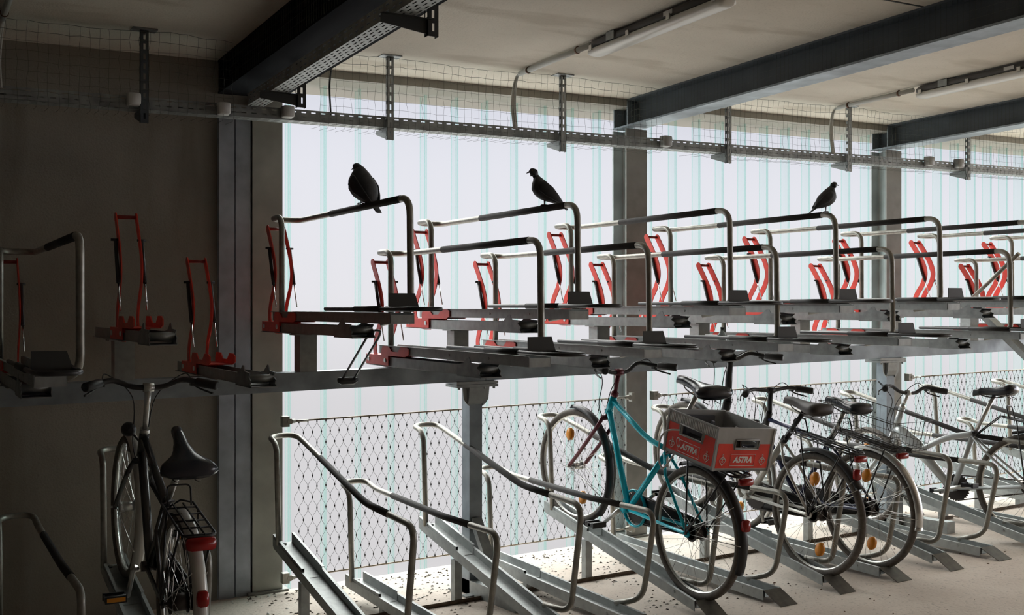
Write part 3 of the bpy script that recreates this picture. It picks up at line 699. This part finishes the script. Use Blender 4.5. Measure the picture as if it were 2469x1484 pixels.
# ------------------------------------------------------------------ bicycles
WR = .34
def wheel(parent, c, name, refl=True, rot=0, rimmat=None, tyre=None, hubr=.022, turn=0):
    Rr = WR-.030
    b = MB(); b.torus((0, 0, 0), Rr-.004, .012, 64, 6, .9); w = b.build(name, rimmat or rimm, parent); w.location = c; w.rotation_euler = (rot, 0, turn)
    b = MB(); b.torus((0, 0, 0), WR-.021, .021, 64, 10); b.build('tyre', tyre or tyrem, w)
    b = MB(); b.cyl((0, 0, 0), (1, 0, 0), hubr, .07, 14); b.cyl((.033, 0, 0), (1, 0, 0), hubr*1.3, .004, 14); b.cyl((-.033, 0, 0), (1, 0, 0), hubr*1.3, .004, 14); b.cyl((0, 0, 0), (1, 0, 0), .006, .15, 8); b.build('hub', chainm if hubr > .03 else alu, w)
    b = MB(); n = 32
    for k in range(n):
        a = 2*math.pi*k/n; s = 1 if k % 2 else -1; a2 = a+(.9 if (k//2) % 2 else -.9)
        b.tube([(s*.033, hubr*1.2*math.cos(a2), hubr*1.2*math.sin(a2)), (s*.004, (Rr-.014)*math.cos(a), (Rr-.014)*math.sin(a))], .0011, 3, False)
    b.build('spokes', alu, w)
    if refl:
        for a in (1.2, 1.2+math.pi*.98):
            b = MB(); b.loft([((-.012, Rr*.62*math.cos(a), Rr*.62*math.sin(a)), (0, .028, 0), (0, 0, .040)), ((-.019, Rr*.62*math.cos(a), Rr*.62*math.sin(a)), (0, .022, 0), (0, 0, .034))][::-1]+[((.004, Rr*.62*math.cos(a), Rr*.62*math.sin(a)), (0, .028, 0), (0, 0, .040))], 16); b.build('spoke_reflector', orange, w)
    return w
def saddle(parent, nose, tail, wd, m, name='saddle'):
    n, t = Vector(nose), Vector(tail); d = (t-n); L = d.length; d.normalize(); up = Vector((0, 0, 1)); up = (up-d*up.dot(d)).normalized(); x = Vector((1, 0, 0))
    prof = [(0, .012, .010, -.018), (.03, .020, .016, -.006), (.2, .021, .018, 0), (.42, .030, .020, -.004), (.62, .055, .024, -.008), (.8, wd*.46, .028, -.004), (.93, wd*.5, .026, .003), (1.0, wd*.36, .014, 0)]
    b = MB(); b.loft([(n+d*L*u+up*dz, x*hw, up*hh*1.35) for u, hw, hh, dz in prof], 18, .8); s = b.build(name, m, parent)
    b = MB()
    for k in (-1, 1):
        b.tube(curve([n+d*L*.12-up*.012, n+d*L*.3+x*k*.02-up*.035, n+d*L*.6+x*k*.022-up*.045, n+d*L*.85+x*k*.035-up*.02]), .0035, 6)
        b.tube([n+d*L*.86+x*k*.04-up*.06+x*0.012*math.cos(q)+d*.012*math.sin(q)+up*.006*q/1.5 for q in [i*.7 for i in range(16)]], .0022, 5)
    b.build('saddle_rails', chainm, s); return s
def bicycle(X, lb, fw, bb, seatT, hT, hB, fc, frame, forkm, bar, nose, tail, saddlem, swd=.16, lean=0, cat='bicycle', tubes='tt', barw=.28, sweep=.16, rise=.03,
            guard=None, refl=(True, True), rackspec=None, crank=.6, gripm=None, thick=.016, turn=0, rimmat=None, basket=False, lamp_=True, chainguard=True, rw=(4.256, .443), stemm=None, fr=(.3, .3), ring=None, lampoff=(0, .075, .045), lw_=1, refr=True, stk=1):
    root = thing('bicycle', lb, cat, (X, rw[0], rw[1]-WR)); root.rotation_euler = (0, lean, 0)
    o = Vector((0, rw[0], rw[1]-WR))
    def V(p, x=0): return Vector((x, p[0], p[1]))-o
    RW, FW, BB, ST, HT_, HB, FC, BR = [V(p) for p in (rw, fw, bb, seatT, hT, hB, fc, bar)]
    wheel(root, RW, 'rear_wheel', refl[0], fr[0], rimmat, None, .034); wheel(root, FW, 'front_wheel', refl[1], fr[1], rimmat, turn=turn)
    f = MB(); f.tube([HB, HT_], thick*1.15, 12); hd = (HT_-HB).normalized()
    if tubes == 'step':      # bent top tube dropping to the seat tube
        jt = BB.lerp(ST, .98); m1 = HT_.lerp(jt, .62)+Vector((0, 0, -.055)); f.tube([HT_-hd*.03, m1, jt], thick*.85, 12, bend=.12); f.tube([HB+hd*.02, BB], thick*1.0, 12)
    elif tubes == 'low':
        f.tube(curve([HB+hd*.03, HB.lerp(BB, .35)+Vector((0, -.0, -.055)), HB.lerp(BB, .75)+Vector((0, 0, -.05)), BB]), thick*1.35, 12)
        f.tube(curve([HT_-hd*.02, HT_.lerp(BB, .4)+Vector((0, 0, -.02)), BB.lerp(ST, .35)]), thick*.75, 10)
    elif tubes == 'mtb':
        j = HB.lerp(BB, .42)+Vector((0, 0, .02)); f.loft([(HB.lerp(BB, u)+Vector((0, 0, .03*(1-abs(2*u-.6)))), (wx, 0, 0), (BB-HB).normalized().cross(Vector((1, 0, 0)))*wz) for u, wx, wz in ((.0, .02, .022), (.1, .03, .042), (.38, .032, .052), (.55, .028, .036), (1, .022, .026))], 14)
        f.tube(curve([j, j.lerp(ST, .5)+Vector((0, 0, .02)), ST+Vector((0, 0, -.01))]), thick*1.05, 12)
    else:
        f.tube([HT_-hd*.025, BB.lerp(ST, .96)], thick*.9, 12); f.tube([HB+hd*.02, BB], thick*1.05, 12)
    f.tube([BB, ST], thick*.95, 12); f.cyl(BB, (1, 0, 0), .022, .075, 14)
    for s in (-1, 1):
        x = Vector((s*.062, 0, 0)); f.tube([BB+Vector((s*.02, -.02, 0)), RW+x*.95+Vector((0, .03, .0)), RW+x], .0095, 8); f.tube([BB.lerp(ST, .93)+Vector((s*.012, 0, 0)), BB.lerp(ST, .9).lerp(RW, .25)+x*.8, RW+x], .008, 8)
        f.cyl(RW+x, (1, 0, 0), .02, .007, 12)
    f.build('frame', frame, root)
    b = MB(); fd = (HB-HT_).normalized(); cr = HB+fd*.03
    for s in (-1, 1): b.tube(curve([cr+Vector((s*.03, 0, 0)), cr+Vector((s*.052, .0, -.02))+fd*.03, cr.lerp(FW, .6)+Vector((s*.055, -.022, 0)), FW+Vector((s*.055, 0, 0))]), [.0125]*13+[.011]*3+[.009]*3 if False else .0115, 10)
    b.tube([cr+Vector((-.035, 0, 0)), cr+Vector((.035, 0, 0))], .014, 8); b.tube([cr, HB], .013, 10); b.build('fork', forkm, root)
    b = MB(); top = HT_+hd*.02; b.tube([HT_-hd*.08*(stk > 1), top], .022*max(1, stk*.72), 12); b.tube([top, HT_.lerp(BR, .55), BR], [.012*stk, .0125*stk, .016], 10, bend=.03); b.cyl(BR, (1, 0, 0), .020, .045, 12); b.build('stem', stemm or alu, root)
    tR = Matrix.Rotation(turn, 3, 'Z')
    def hb(p): return BR+tR@Vector(p)
    pts = {s: [hb((0, 0, 0)), hb((s*.07, .0, .005)), hb((s*.15, -.0, rise+.012)), hb((s*barw*.8, -sweep*.35, rise)), hb((s*barw, -sweep, rise-.01))] for s in (-1, 1)}
    b = MB(); b.tube(curve(list(reversed(pts[-1]))+pts[1][1:]), .0125, 10); hbar = b.build('handlebar', blackp, root)
    for s in (-1, 1):
        e = pts[s][-1]; q = pts[s][-2]; d = (e-q).normalized(); b = MB(); b.tube([e-d*.115, e-d*.11, e-d*.005, e], [.016, .0205, .021, .015], 12); b.build('grip', gripm or blackr, hbar)
        b = MB(); p0 = e-d*.13; b.box(-.012, .012, -.012, .012, -.012, .012, Matrix.Translation(p0+Vector((0, .012, -.008))))
        b.tube(curve([p0+Vector((0, .02, -.012)), p0+d*.05+Vector((0, .05, -.028)), p0+d*.12+Vector((0, .045, -.04))]), .0048, 6); b.build('brake_lever', plated, hbar)
        c0 = p0+Vector((0, .015, 0)); b = MB(); b.tube(curve([c0, c0+Vector((-s*.03, .06, .03)), BR+Vector((s*.05, .09, -.05)), HB+Vector((s*.03, .05, .05)), HB+Vector((s*.012, .03, -.04))]), .0028, 5); b.build('brake_cable', blackr, root)
    sp = ST-(ST-BB).normalized()*.04; mid = (V(nose)+V(tail))/2-Vector((0, 0, .03)); b = MB(); b.tube([sp, mid], .0135, 12); b.build('seat_post', alu if saddlem is not brownv else blackp, root)
    b = MB(); b.tube([ST-(ST-BB).normalized()*.02, ST+(ST-BB).normalized()*.006], .0205, 12); b.cyl(ST+Vector((0, -.02, 0)), (1, 0, 0), .006, .05, 8); b.build('seat_clamp', blackp, root)
    saddle(root, V(nose), V(tail), swd, saddlem)

    ca = crank; cl = .165
    b = MB(); b.cyl(BB+Vector((.05, 0, 0)), (1, 0, 0), .085, .003, 30)
    for k in range(30): a = k*2*math.pi/30; b.box(-.0015, .0015, -.004, .004, .084, .091, Matrix.Translation(BB+Vector((.05, 0, 0)))@Matrix.Rotation(a, 4, 'X'))
    cs = b.build('chainring', chainm, root)
    for s in (-1, 1):
        d = Vector((0, math.cos(ca), math.sin(ca)))*(-s); e = BB+Vector((s*.075, 0, 0))+d*cl; b = MB(); b.tube([BB+Vector((s*.055, 0, 0)), BB+Vector((s*.07, 0, 0))+d*.02, e], [.014, .013, .010], 8); k = b.build('crank_arm', alu, cs)
        b = MB(); c = e+Vector((s*.055, 0, 0)); b.box(-.045, .045, -.040, -.028, -.015, .015, Matrix.Translation(c)); b.box(-.045, .045, .028, .040, -.015, .015, Matrix.Translation(c)); b.box(-.045, -.037, -.03, .03, -.009, .009, Matrix.Translation(c)); b.box(.037, .045, -.03, .03, -.009, .009, Matrix.Translation(c)); b.cyl(c, (1, 0, 0), .011, .09, 8); b.build('pedal', blackp, root)
        if lean: b = MB(); b.box(-.038, .038, -.042, -.040, -.009, .009, Matrix.Translation(c)); b.build('pedal_reflector', orange, root)
    b = MB(); c0 = BB+Vector((.05, 0, 0)); c1 = RW+Vector((.05, 0, 0)); dd = (c1-c0).normalized(); nn = Vector((1, 0, 0)).cross(dd).normalized()
    for s in (-1, 1): b.tube([c0+nn*s*.085, c1+nn*s*.035], .0045, 5)
    b.build('chain', chainm, root)
    if chainguard:
        b = MB(); b.loft([(c0-dd*.1+Vector((.012, 0, 0)), (.01, 0, 0), nn*.02), (c0-dd*.06+Vector((.012, 0, 0)), (.012, 0, 0), nn*.075), (c0+dd*.05+Vector((.012, 0, 0)), (.012, 0, 0), nn*.08), (c1+Vector((.012, 0, 0)), (.01, 0, 0), nn*.045)], 12, .5); b.build('chain_guard', blackp if chainguard is True else chainguard, root)
    if ring:
        b = MB(); b.torus(BB+Vector((.04, 0, 0)), .10, .007, 36, 8, 1.6); b.build('chainring_guard', ring, root)
    if guard:
        gm, ext = guard
        b = MB(); b.arc(RW, WR+.018, .054, .003, R(72), R(ext), 26, .012); b.v = b.v; b.build('rear_mudguard', gm, root)
        b = MB(); b.arc(FW, WR+.018, .052, .003, R(85), R(226), 24, .012); b.build('front_mudguard', gm, root) if tubes != 'mtb' else None
        for s in (-1, 1):
            for a in (150, min(ext-8, 180)): b = MB(); b.tube([RW+Vector((s*.06, 0, 0)), RW+Vector((s*.028, (WR+.02)*math.cos(R(a)), (WR+.02)*math.sin(R(a))))], .0022, 5); b.build('mudguard_stay', alu, root)
            b = MB(); b.tube([FW+Vector((s*.05, 0, 0)), FW+Vector((s*.026, (WR+.02)*math.cos(R(205)), (WR+.02)*math.sin(R(205))))], .0022, 5); b.build('mudguard_stay', alu, root)
        if refr:
            ra = R(min(165, ext-12)); c = RW+Vector((0, (WR+.04)*math.cos(ra), (WR+.04)*math.sin(ra))); b = MB(); b.loft([(c+Vector((0, .008, 0)), (.022, 0, 0), (0, 0, .03)), (c+Vector((0, -.012, 0)), (.02, 0, 0), (0, 0, .028))], 14, .5); b.build('rear_reflector', redl, root)
    if rackspec:
        zr, y0, y1, lw = rackspec; zr -= o.z; y0 -= o.y; y1 -= o.y; pit = .17   # deck rises towards the facade with the bike
        def Rk(x, y): return Vector((x, y, zr+(y-y0)*pit))
        b = MB(); w = .06
        b.tube([Rk(-w, y1), Rk(-w, y0+.02), Rk(-w*.6, y0), Rk(w*.6, y0), Rk(w, y0+.02), Rk(w, y1)], .005, 8, bend=.03)
        for k in range(5): yy = y0+(y1-y0)*(k+.3)/5; b.tube([Rk(-w, yy), Rk(w, yy)], .004, 6)
        b.tube([Rk(-.02, y1), Rk(-.02, y0)], .004, 6); b.tube([Rk(.02, y1), Rk(.02, y0)], .004, 6)
        for s in (-1, 1):
            for yy in (y0+.06, y1-.08): b.tube([Rk(s*w, yy), RW+Vector((s*.07, 0, .0))], .0045, 6)
            b.tube([Rk(s*w, y1), Rk(s*.02, y1+.04), BB.lerp(ST, .9)+Vector((s*.015, 0, 0))], .004, 6)
        b.tube([Rk(-.045, y1-.03), Rk(-.045, y1-.03)+Vector((0, .02, .08)), Rk(.045, y1-.03)+Vector((0, .02, .08)), Rk(.045, y1-.03)], .004, 6, bend=.02)
        rk = b.build('rear_rack', blackp, root)
        c = Rk(0, y0-.012)-Vector((0, 0, .022)); b = MB(); b.loft([(c+Vector((0, .012, 0)), (.04*lw_, 0, 0), (0, 0, .018*lw_)), (c+Vector((0, -.012, 0)), (.037*lw_, 0, 0), (0, 0, .016*lw_))], 16, .4); b.build('rear_light', redl, rk)
        if basket:
            b = MB(); hz = .17; x0, x1 = -.15, .15; ya, yb = y0-.05, y1-.0
            def BK(x, y, z): return Rk(x*(1+.12*z/hz), (y-(ya+yb)/2)*(1+.12*z/hz)+(ya+yb)/2)+Vector((0, 0, z+.01))
            for z in (0, .04, .09, hz): b.tube([BK(x0, ya, z), BK(x1, ya, z), BK(x1, yb, z), BK(x0, yb, z)], .0028 if z == hz else .0015, 5, closed=True)
            for k in range(11):
                u = k/10; xx = x0+(x1-x0)*u; yy = ya+(yb-ya)*u
                b.tube([BK(xx, ya, hz), BK(xx, ya, 0), BK(xx, yb, 0), BK(xx, yb, hz)], .0013, 4); b.tube([BK(x0, yy, hz), BK(x0, yy, 0), BK(x1, yy, 0), BK(x1, yy, hz)], .0013, 4)
            b.build('wire_basket', wirem, rk)
    if lamp_:
        c = HB+Vector(lampoff); b = MB(); b.tube([c+Vector((0, -.035, 0)), c+Vector((0, -.02, 0)), c+Vector((0, .02, 0)), c+Vector((0, .03, 0))], [.012, .028, .034, .030], 14); b.tube([c, HB+Vector((0, 0, .05))], .005, 6); b.build('headlamp', blackp, root)
    return root

# turquoise bicycle
tq = bicycle(3.53, 'turquoise bicycle with maroon fork and a beer crate on its rear rack', (5.364, .643), (4.836, .469), (4.475, .845), (4.975, 1.09), (5.035, .985), None or (5.06, .93), turq, maroon, (4.93, 1.225),
             (4.40, 1.225), (4.08, 1.155), leather, .22, tubes='step', guard=(blackp, 204), refl=(False, True), crank=R(-35), barw=.27, sweep=.19, rise=.035, rackspec=(.775, 3.90, 4.33, 0), thick=.0175, lamp_=False, fr=(.3, .1), chainguard=True, stemm=maroon, turn=R(7), ring=turq)
# dark bicycle on the left
dk = bicycle(.945, 'dark grey bicycle with silver mudguards parked in the dark corner on the left', (5.36, .64), (4.80, .47), (4.50, .80), (4.985, 1.03), (5.04, .92), (5.06, .9), darkf, darkf, (4.92, 1.235),
             (4.37, 1.11), (4.11, .955), leather, .22, tubes='dd', guard=(pale, 196), refl=(False, False), crank=R(-60), barw=.28, sweep=.10, rise=.02, rackspec=(.755, 3.94, 4.31, 0), thick=.019, lean=R(1.2), lampoff=(-.05, .03, .115), lw_=1.4)
# silver bicycle
sv = bicycle(4.40, 'silver step-through bicycle with brown saddle right of the beer crate', (5.40, .645), (4.82, .471), (4.522, .841), (5.015, 1.0), (5.07, .86), (5.1, .8), silver, silver, (4.985, 1.275),
             (4.522, 1.07), (4.216, 1.02), brownv, .17, tubes='low', guard=(blackp, 150), refl=(True, False), crank=R(75), barw=.27, sweep=.17, rise=.02, rackspec=(.815, 3.98, 4.42, 0), thick=.0205, rw=(4.277, .451), stemm=blackp, stk=1.75)
# dark blue bicycle with basket
bl = bicycle(4.84, 'dark blue bicycle with a wire basket on its rear rack', (5.41, .46), (4.86, .40), (4.60, .80), (5.12, .90), (5.17, .79), (5.2, .74), bluef, bluef, (5.10, 1.06),
             (4.63, 1.045), (4.33, .995), leather, .17, tubes='dd', guard=(alu, 190), refl=(True, True), crank=R(20), barw=.29, sweep=.08, rise=.0, rackspec=(.79, 4.08, 4.50, 0), thick=.016, rw=(4.305, .432), stemm=blackp, stk=1.3, basket=True, refr=False)
# silver mountain bicycle
mt = bicycle(6.25, 'silver mountain bicycle with black saddle at the right edge', (5.37, .40), (4.757, .38), (4.63, .762), (5.13, .89), (5.175, .745), (5.3, .68), mtbf, mtbf, (5.09, .998),
             (4.645, 1.03), (4.365, 1.06), leather, .15, tubes='mtb', guard=(blackp, 118), refl=(False, True), crank=R(165), barw=.28, sweep=.08, rise=.03, rackspec=(.80, 3.97, 4.42, 0), thick=.0195, refr=False, turn=R(-22), rw=(4.27, .441), lamp_=False, chainguard=False)
mt.rotation_euler = (0, R(4), R(15))

# ------------------------------------------------------------------ beer crate on the turquoise bicycle
CW, CD, CH = .365, .37, .215
cr = thing('beer_crate', 'grey and red plastic beer crate strapped on the turquoise bicycle', 'crate', (3.385, 3.965, .806)); cr.rotation_euler = (R(9.5), R(4.2), R(1.5))
def panel(b, plane, c0, u1, hole, th, sgn):
    """wall from u=0..u1, v=0..CH with a handle hole (u0,u1,v0,v1)"""
    a0, a1, v0, v1 = hole
    rects = [(0, u1, 0, v0), (0, u1, v1, CH), (0, a0, v0, v1), (a1, u1, v0, v1)]
    for p, q, r, s in rects:
        if plane == 'y': b.box(c0, c0+th, p, q, r, s)
        else: b.box(p, q, c0, c0+th, r, s)
b = MB()
panel(b, 'y', 0, CD, (.105, .265, .115, .158), .006, 1); panel(b, 'y', CW-.006, CD, (.105, .265, .115, .158), .006, 1)
panel(b, 'x', 0, CW, (.125, .265, .115, .150), .006, 1); panel(b, 'x', CD-.006, CW, (.125, .265, .115, .150), .006, 1)
b.box(0, CW, 0, CD, 0, .006)
for x, y in ((0, 0), (CW, 0), (0, CD), (CW, CD)): b.box(x-.006, x+.006, y-.006, y+.006, 0, CH)
b.box(-.004, CW+.004, -.004, .004, CH-.008, CH); b.box(-.004, .004, -.004, CD+.004, CH-.008, CH); b.box(CW-.004, CW+.004, 0, CD, CH-.008, CH); b.box(0, CW, CD-.004, CD+.004, CH-.008, CH)
b.build('body', cratem, cr)
b = MB()
for k in range(30): y = .012+k*(CD-.024)/29; b.box(-.004, 0, y-.0026, y+.0026, .162, CH-.010)
b.build('ribs', mat('grey_crate_ribs', (.66, .66, .64), .5), cr)
b = MB(); 
for y0 in (.0,):   # handle rims
    for (ya, yb, za, zb) in ((.102, .268, .112, .161),):
        P = [(-.004, ya, zb), (-.004, ya+.01, za), (-.004, yb-.01, za), (-.004, yb, zb)]; b.tube([(-.004, ya, za), (-.004, yb, za), (-.004, yb, zb), (-.004, ya, zb)], .004, 6, closed=True)
    b.tube([(.119, -.004, .109), (.271, -.004, .109), (.271, -.004, .156), (.119, -.004, .156)], .004, 6, closed=True)
b.build('handle_rim', cratem, cr)
b = MB()
for x in (.13, .26): b.box(x-.003, x+.003, .008, CD-.008, .006, .10)
for y in (.11, .22): b.box(.008, CW-.008, y-.003, y+.003, .006, .10)
b.box(.14, .155, .20, .215, .006, CH-.02); b.box(.10, .28, CD-.03, CD-.008, .006, .19); b.build('dividers', cratei, cr)
# red print areas (a U around the handle)
b = MB(); e = .0014
b.prism([(.012, .018), (CD-.012, .018), (CD-.012, .155), (.285, .155), (.275, .105), (.095, .105), (.085, .155), (.012, .155)], -e, 0, 'yz')
b.prism([(.014, .014), (CW-.014, .014), (CW-.014, .135), (.285, .135), (.275, .105), (.115, .105), (.105, .135), (.014, .135)], -e, 0, 'xz')
b.build('red_print', crater, cr)
def letters(txt, size):
    cu = bpy.data.curves.new('t', 'FONT'); cu.body = txt; cu.size = size; cu.align_x = 'CENTER'; cu.align_y = 'CENTER'; cu.shear = .25; cu.offset = size*.045; cu.space_character = .98; cu.extrude = .0004
    o = bpy.data.objects.new('t', cu); COL.objects.link(o); dg = bpy.context.evaluated_depsgraph_get(); me = bpy.data.meshes.new_from_object(o.evaluated_get(dg)); bpy.data.objects.remove(o); bpy.data.curves.remove(cu); return me
def place(me, name, M, m, parent):
    me = me.copy(); me.transform(M); me.materials.clear(); me.materials.append(m); o = bpy.data.objects.new(name, me); COL.objects.link(o); o.parent = parent; return o
lm = letters('ASTRA', .040)
# side facing -x: reading direction is -y ; face towards -y: reading direction +x
Ms = Matrix(((0, 0, -1, -e-.0007), (-1, 0, 0, CD/2), (0, 1, 0, .055), (0, 0, 0, 1)))
Mf = Matrix(((1, 0, 0, CW/2), (0, 0, -1, -e-.0007), (0, 1, 0, .055), (0, 0, 0, 1)))
def emblem():
    b = MB(); H = []
    for i in range(28):
        a = 2*math.pi*i/28; H.append((.0165*math.sin(a)**3*1.15, .0012*(13*math.cos(a)-5*math.cos(2*a)-2*math.cos(3*a)-math.cos(4*a))-.008))
    b.tube([(x, y, 0) for x, y in H], .0019, 4, closed=True)
    b.tube([(0, .020, 0), (0, -.012, 0)], .0016, 4); b.tube([(-.007, .014, 0), (.007, .014, 0)], .0014, 4)
    b.tube([(-.008, -.006, 0), (-.004, -.011, 0), (0, -.012, 0), (.004, -.011, 0), (.008, -.006, 0)], .001, 4)
    b.tube([(.004*math.cos(a), .0235+.004*math.sin(a), 0) for a in [i*math.pi/4 for i in range(8)]], .0014, 4, closed=True)
    b.tube([(-.012, .006, 0), (-.008, .014, 0), (0, .010, 0), (.008, .014, 0), (.012, .006, 0)], .0009, 4)
    o = b.build('e', white); me = o.data; bpy.data.objects.remove(o); return me
def frame_(w, h):
    b = MB(); b.tube([(-w/2, -h/2, 0), (w/2, -h/2, 0), (w/2, h/2, 0), (-w/2, h/2, 0)], .0015, 4, closed=True); o = b.build('e', white); me = o.data; bpy.data.objects.remove(o); return me
em, fm = emblem(), frame_(.158, .058)
for M, w in ((Ms, CD), (Mf, CW)):
    place(lm, 'lettering', M, white, cr); place(fm, 'letter_frame', M, white, cr)
    for s in (-1, 1): place(em, 'heart_and_anchor', M@Matrix.Translation((s*w*.355, .0, 0)), white, cr)
for x, y, lb in ((.075, .06, 'dark bottle in the near corner of the beer crate'), (.075, .165, 'dark bottle in the middle of the beer crate'), (.20, .06, 'dark bottle at the front of the beer crate')):
    M = cr.matrix_basis if False else Matrix.Translation(cr.location)@Euler(cr.rotation_euler).to_matrix().to_4x4()
    p = M@Vector((x, y, .008)); b = MB(); b.tube([(0, 0, 0), (0, 0, .01), (0, 0, .085), (0, 0, .115), (0, 0, .15), (0, 0, .16)], [.028, .030, .030, .014, .0125, .013], 14)
    bt = tag(b.build('beer_bottle', boot), lb, 'bottle', 'bottles in the beer crate'); bt.location = p; bt.rotation_euler = cr.rotation_euler
t = thing('cable_lock', 'pale coiled cable lock looped through the handle of the beer crate', 'lock', (3.36, 4.27, .93))
b = MB(); b.tube(curve([(.02, -.07, .05), (-.015, -.02, .045), (-.025, .03, .0), (-.02, .05, -.10), (-.01, .03, -.15), (.02, .0, -.10), (.05, -.02, -.04)]), .0045, 8)
b.build('cable', whitep, t)
b = MB(); b.torus((.0, -.13, -.0), .022, .0035, 20, 6); b.v = [(y*.3+.0, -.0+y if False else y, z) for x, y, z in b.v]; b.build('coil', whitep, t)

# ------------------------------------------------------------------ pigeons
def pigeon(loc, lb, rz, pitch, sc=1, hunched=False, fat=1.2, lift=0):
    t = thing('pigeon', lb, 'bird', loc, 'pigeons perched on the hoops', rz); t.scale = (sc, sc, sc)
    """bird faces +x locally; feet at origin"""
    c = math.cos(pitch); s = math.sin(pitch)
    def Q(u, v): return Vector((u*c-v*s, 0, u*s+v*c+.085+lift))
    ax = Vector((c, 0, s)); n = Vector((-s, 0, c)); Y = Vector((0, 1, 0))
    rings = [(Q(-.185, -.012), Y*.022, n*.004), (Q(-.15, -.010), Y*.026, n*.007), (Q(-.115, -.005), Y*.026, n*.014), (Q(-.08, 0), Y*.034, n*.030), (Q(-.04, .002), Y*.046, n*.045), (Q(0, 0), Y*.050, n*.052), (Q(.04, .003), Y*.048, n*.053), (Q(.075, .012), Y*.038, n*.046)]
    nk = Q(.10, .04); hd = nk+Vector((.012, 0, .030)) if not hunched else nk+Vector((.008, 0, .014))
    rings += [(Q(.095, .030), Y*.026, n*.033), (nk.lerp(hd, .45), Y*.024, Vector((.025, 0, -.008)))]
    hk = 1.4
    rings += [(hd+Vector((-.002, 0, .004)), Y*.0175*hk, Vector((.019, 0, -.004))*hk), (hd+Vector((.003, 0, .014)), Y*.0165*hk, Vector((.018, 0, -.003))*hk), (hd+Vector((.004, 0, .0215)), Y*.0125*hk, Vector((.013, 0, 0))*hk), (hd+Vector((.004, 0, .0265)), Y*.005*hk, Vector((.006, 0, 0))*hk)]
    rings = [(c_, u_*(fat if 2 < i_ < 9 else 1), v_*((fat-1)*.7+1 if 2 < i_ < 9 else 1)) for i_, (c_, u_, v_) in enumerate(rings)]
    b = MB(); b.loft(rings, 16); body = b.build('body', pige, t)
    hc = hd+Vector((.015, 0, .008)); b = MB(); d = Vector((.9, 0, -.42)).normalized(); b.tube([hc, hc+d*.010, hc+d*.024, hc+d*.034], [.007, .006, .0036, .0010], 8); b.build('beak', plated, t)
    for k in (-1, 1):
        b = MB(); b.loft([(Q(.07, .018)+Y*k*.038*fat, Y*.006, n*.012), (Q(.04, .012)+Y*k*.046*fat, Y*.010, n*.036), (Q(-.02, .008)+Y*k*.046*fat, Y*.010, n*.036), (Q(-.08, .006)+Y*k*.034*fat, Y*.008, n*.022), (Q(-.135, .001)+Y*k*.018*fat, Y*.005, n*.008)], 12); b.build('wing', pige, t)
        b = MB(); b.loft([(hd+Vector((.010, k*.0205, .012)), Vector((.003, 0, 0)), Vector((0, 0, .003))), (hd+Vector((.010, k*.0225, .012)), Vector((.002, 0, 0)), Vector((0, 0, .002)))], 8); b.build('eye', orange, t)
        fx = .012*k*.4; b = MB(); b.tube([Vector((.0+fx, k*.012, .052+lift)), Vector((fx, k*.014, .02)), Vector((fx, k*.012, .002))], [.008, .0035, .003], 7)
        for a in (-.5, 0, .5, math.pi): b.tube([Vector((fx, k*.012, .002)), Vector((fx+.018*math.cos(a), k*.012+.018*math.sin(a), .001)), Vector((fx+.026*math.cos(a), k*.012+.024*math.sin(a), -.006))], .0022, 5)
        b.build('leg', pigleg, t)
    return t
HH = lambda x: HT(x)+.505+.0172
pigeon((Hx[0]+.125, 4.84, HH(Hx[0])), 'hunched pigeon seen from behind on the leftmost hoop', R(112), R(46), .88, True, 1.55)
pigeon((Hx[1]+.125, 4.60, HH(Hx[1])), 'slim pigeon facing left on the second hoop', R(160), R(34), .80, False, 1.12)
pigeon((Hx[3]+.125, 4.37, HH(Hx[3])), 'pigeon facing right on a hoop left of the right-hand column', R(-25), R(36), .66, False, 1.4, .022)

# ------------------------------------------------------------------ litter on the deck
def litter(n, xr, yr, m, name, lb, sz, lift=.001, seed=3):
    rr = random.Random(seed); b = MB()
    for i in range(n):
        x = rr.uniform(*xr); y = yr[1]-(yr[1]-yr[0])*rr.random()**1.5; s = sz*rr.uniform(.35, 1.2); a = rr.uniform(0, 6.28); z = zf(x, y)+lift; e = rr.uniform(.25, .8); k = 5
        P = [(x+s*math.cos(a+2*math.pi*j/k)*(1 if j % 2 else e), y+s*e*math.sin(a+2*math.pi*j/k), z) for j in range(k)]
        b.add(P+[(x, y, z+s*.45)], [(j, (j+1) % k, k) for j in range(k)])
    o = b.build(name, m); tag(o, lb, 'debris'); o['kind'] = 'stuff'
litter(900, (1.7, 4.4), (4.3, 6.0), mat('dark_droppings', (.09, .075, .055), .9), 'droppings', 'scattered dark droppings and twigs on the deck under the racks', .012)
litter(420, (1.6, 4.3), (4.2, 6.0), mat('white_droppings', (.72, .70, .66), .9), 'feathers', 'small white feathers and crumbs scattered on the deck under the racks', .013, seed=9)
litter(260, (3.5, 7.5), (3.0, 5.8), mat('brown_leaf_bits', (.16, .10, .06), .9), 'leaf_bits', 'sparse brown leaf bits on the deck at the right', .010, seed=21)
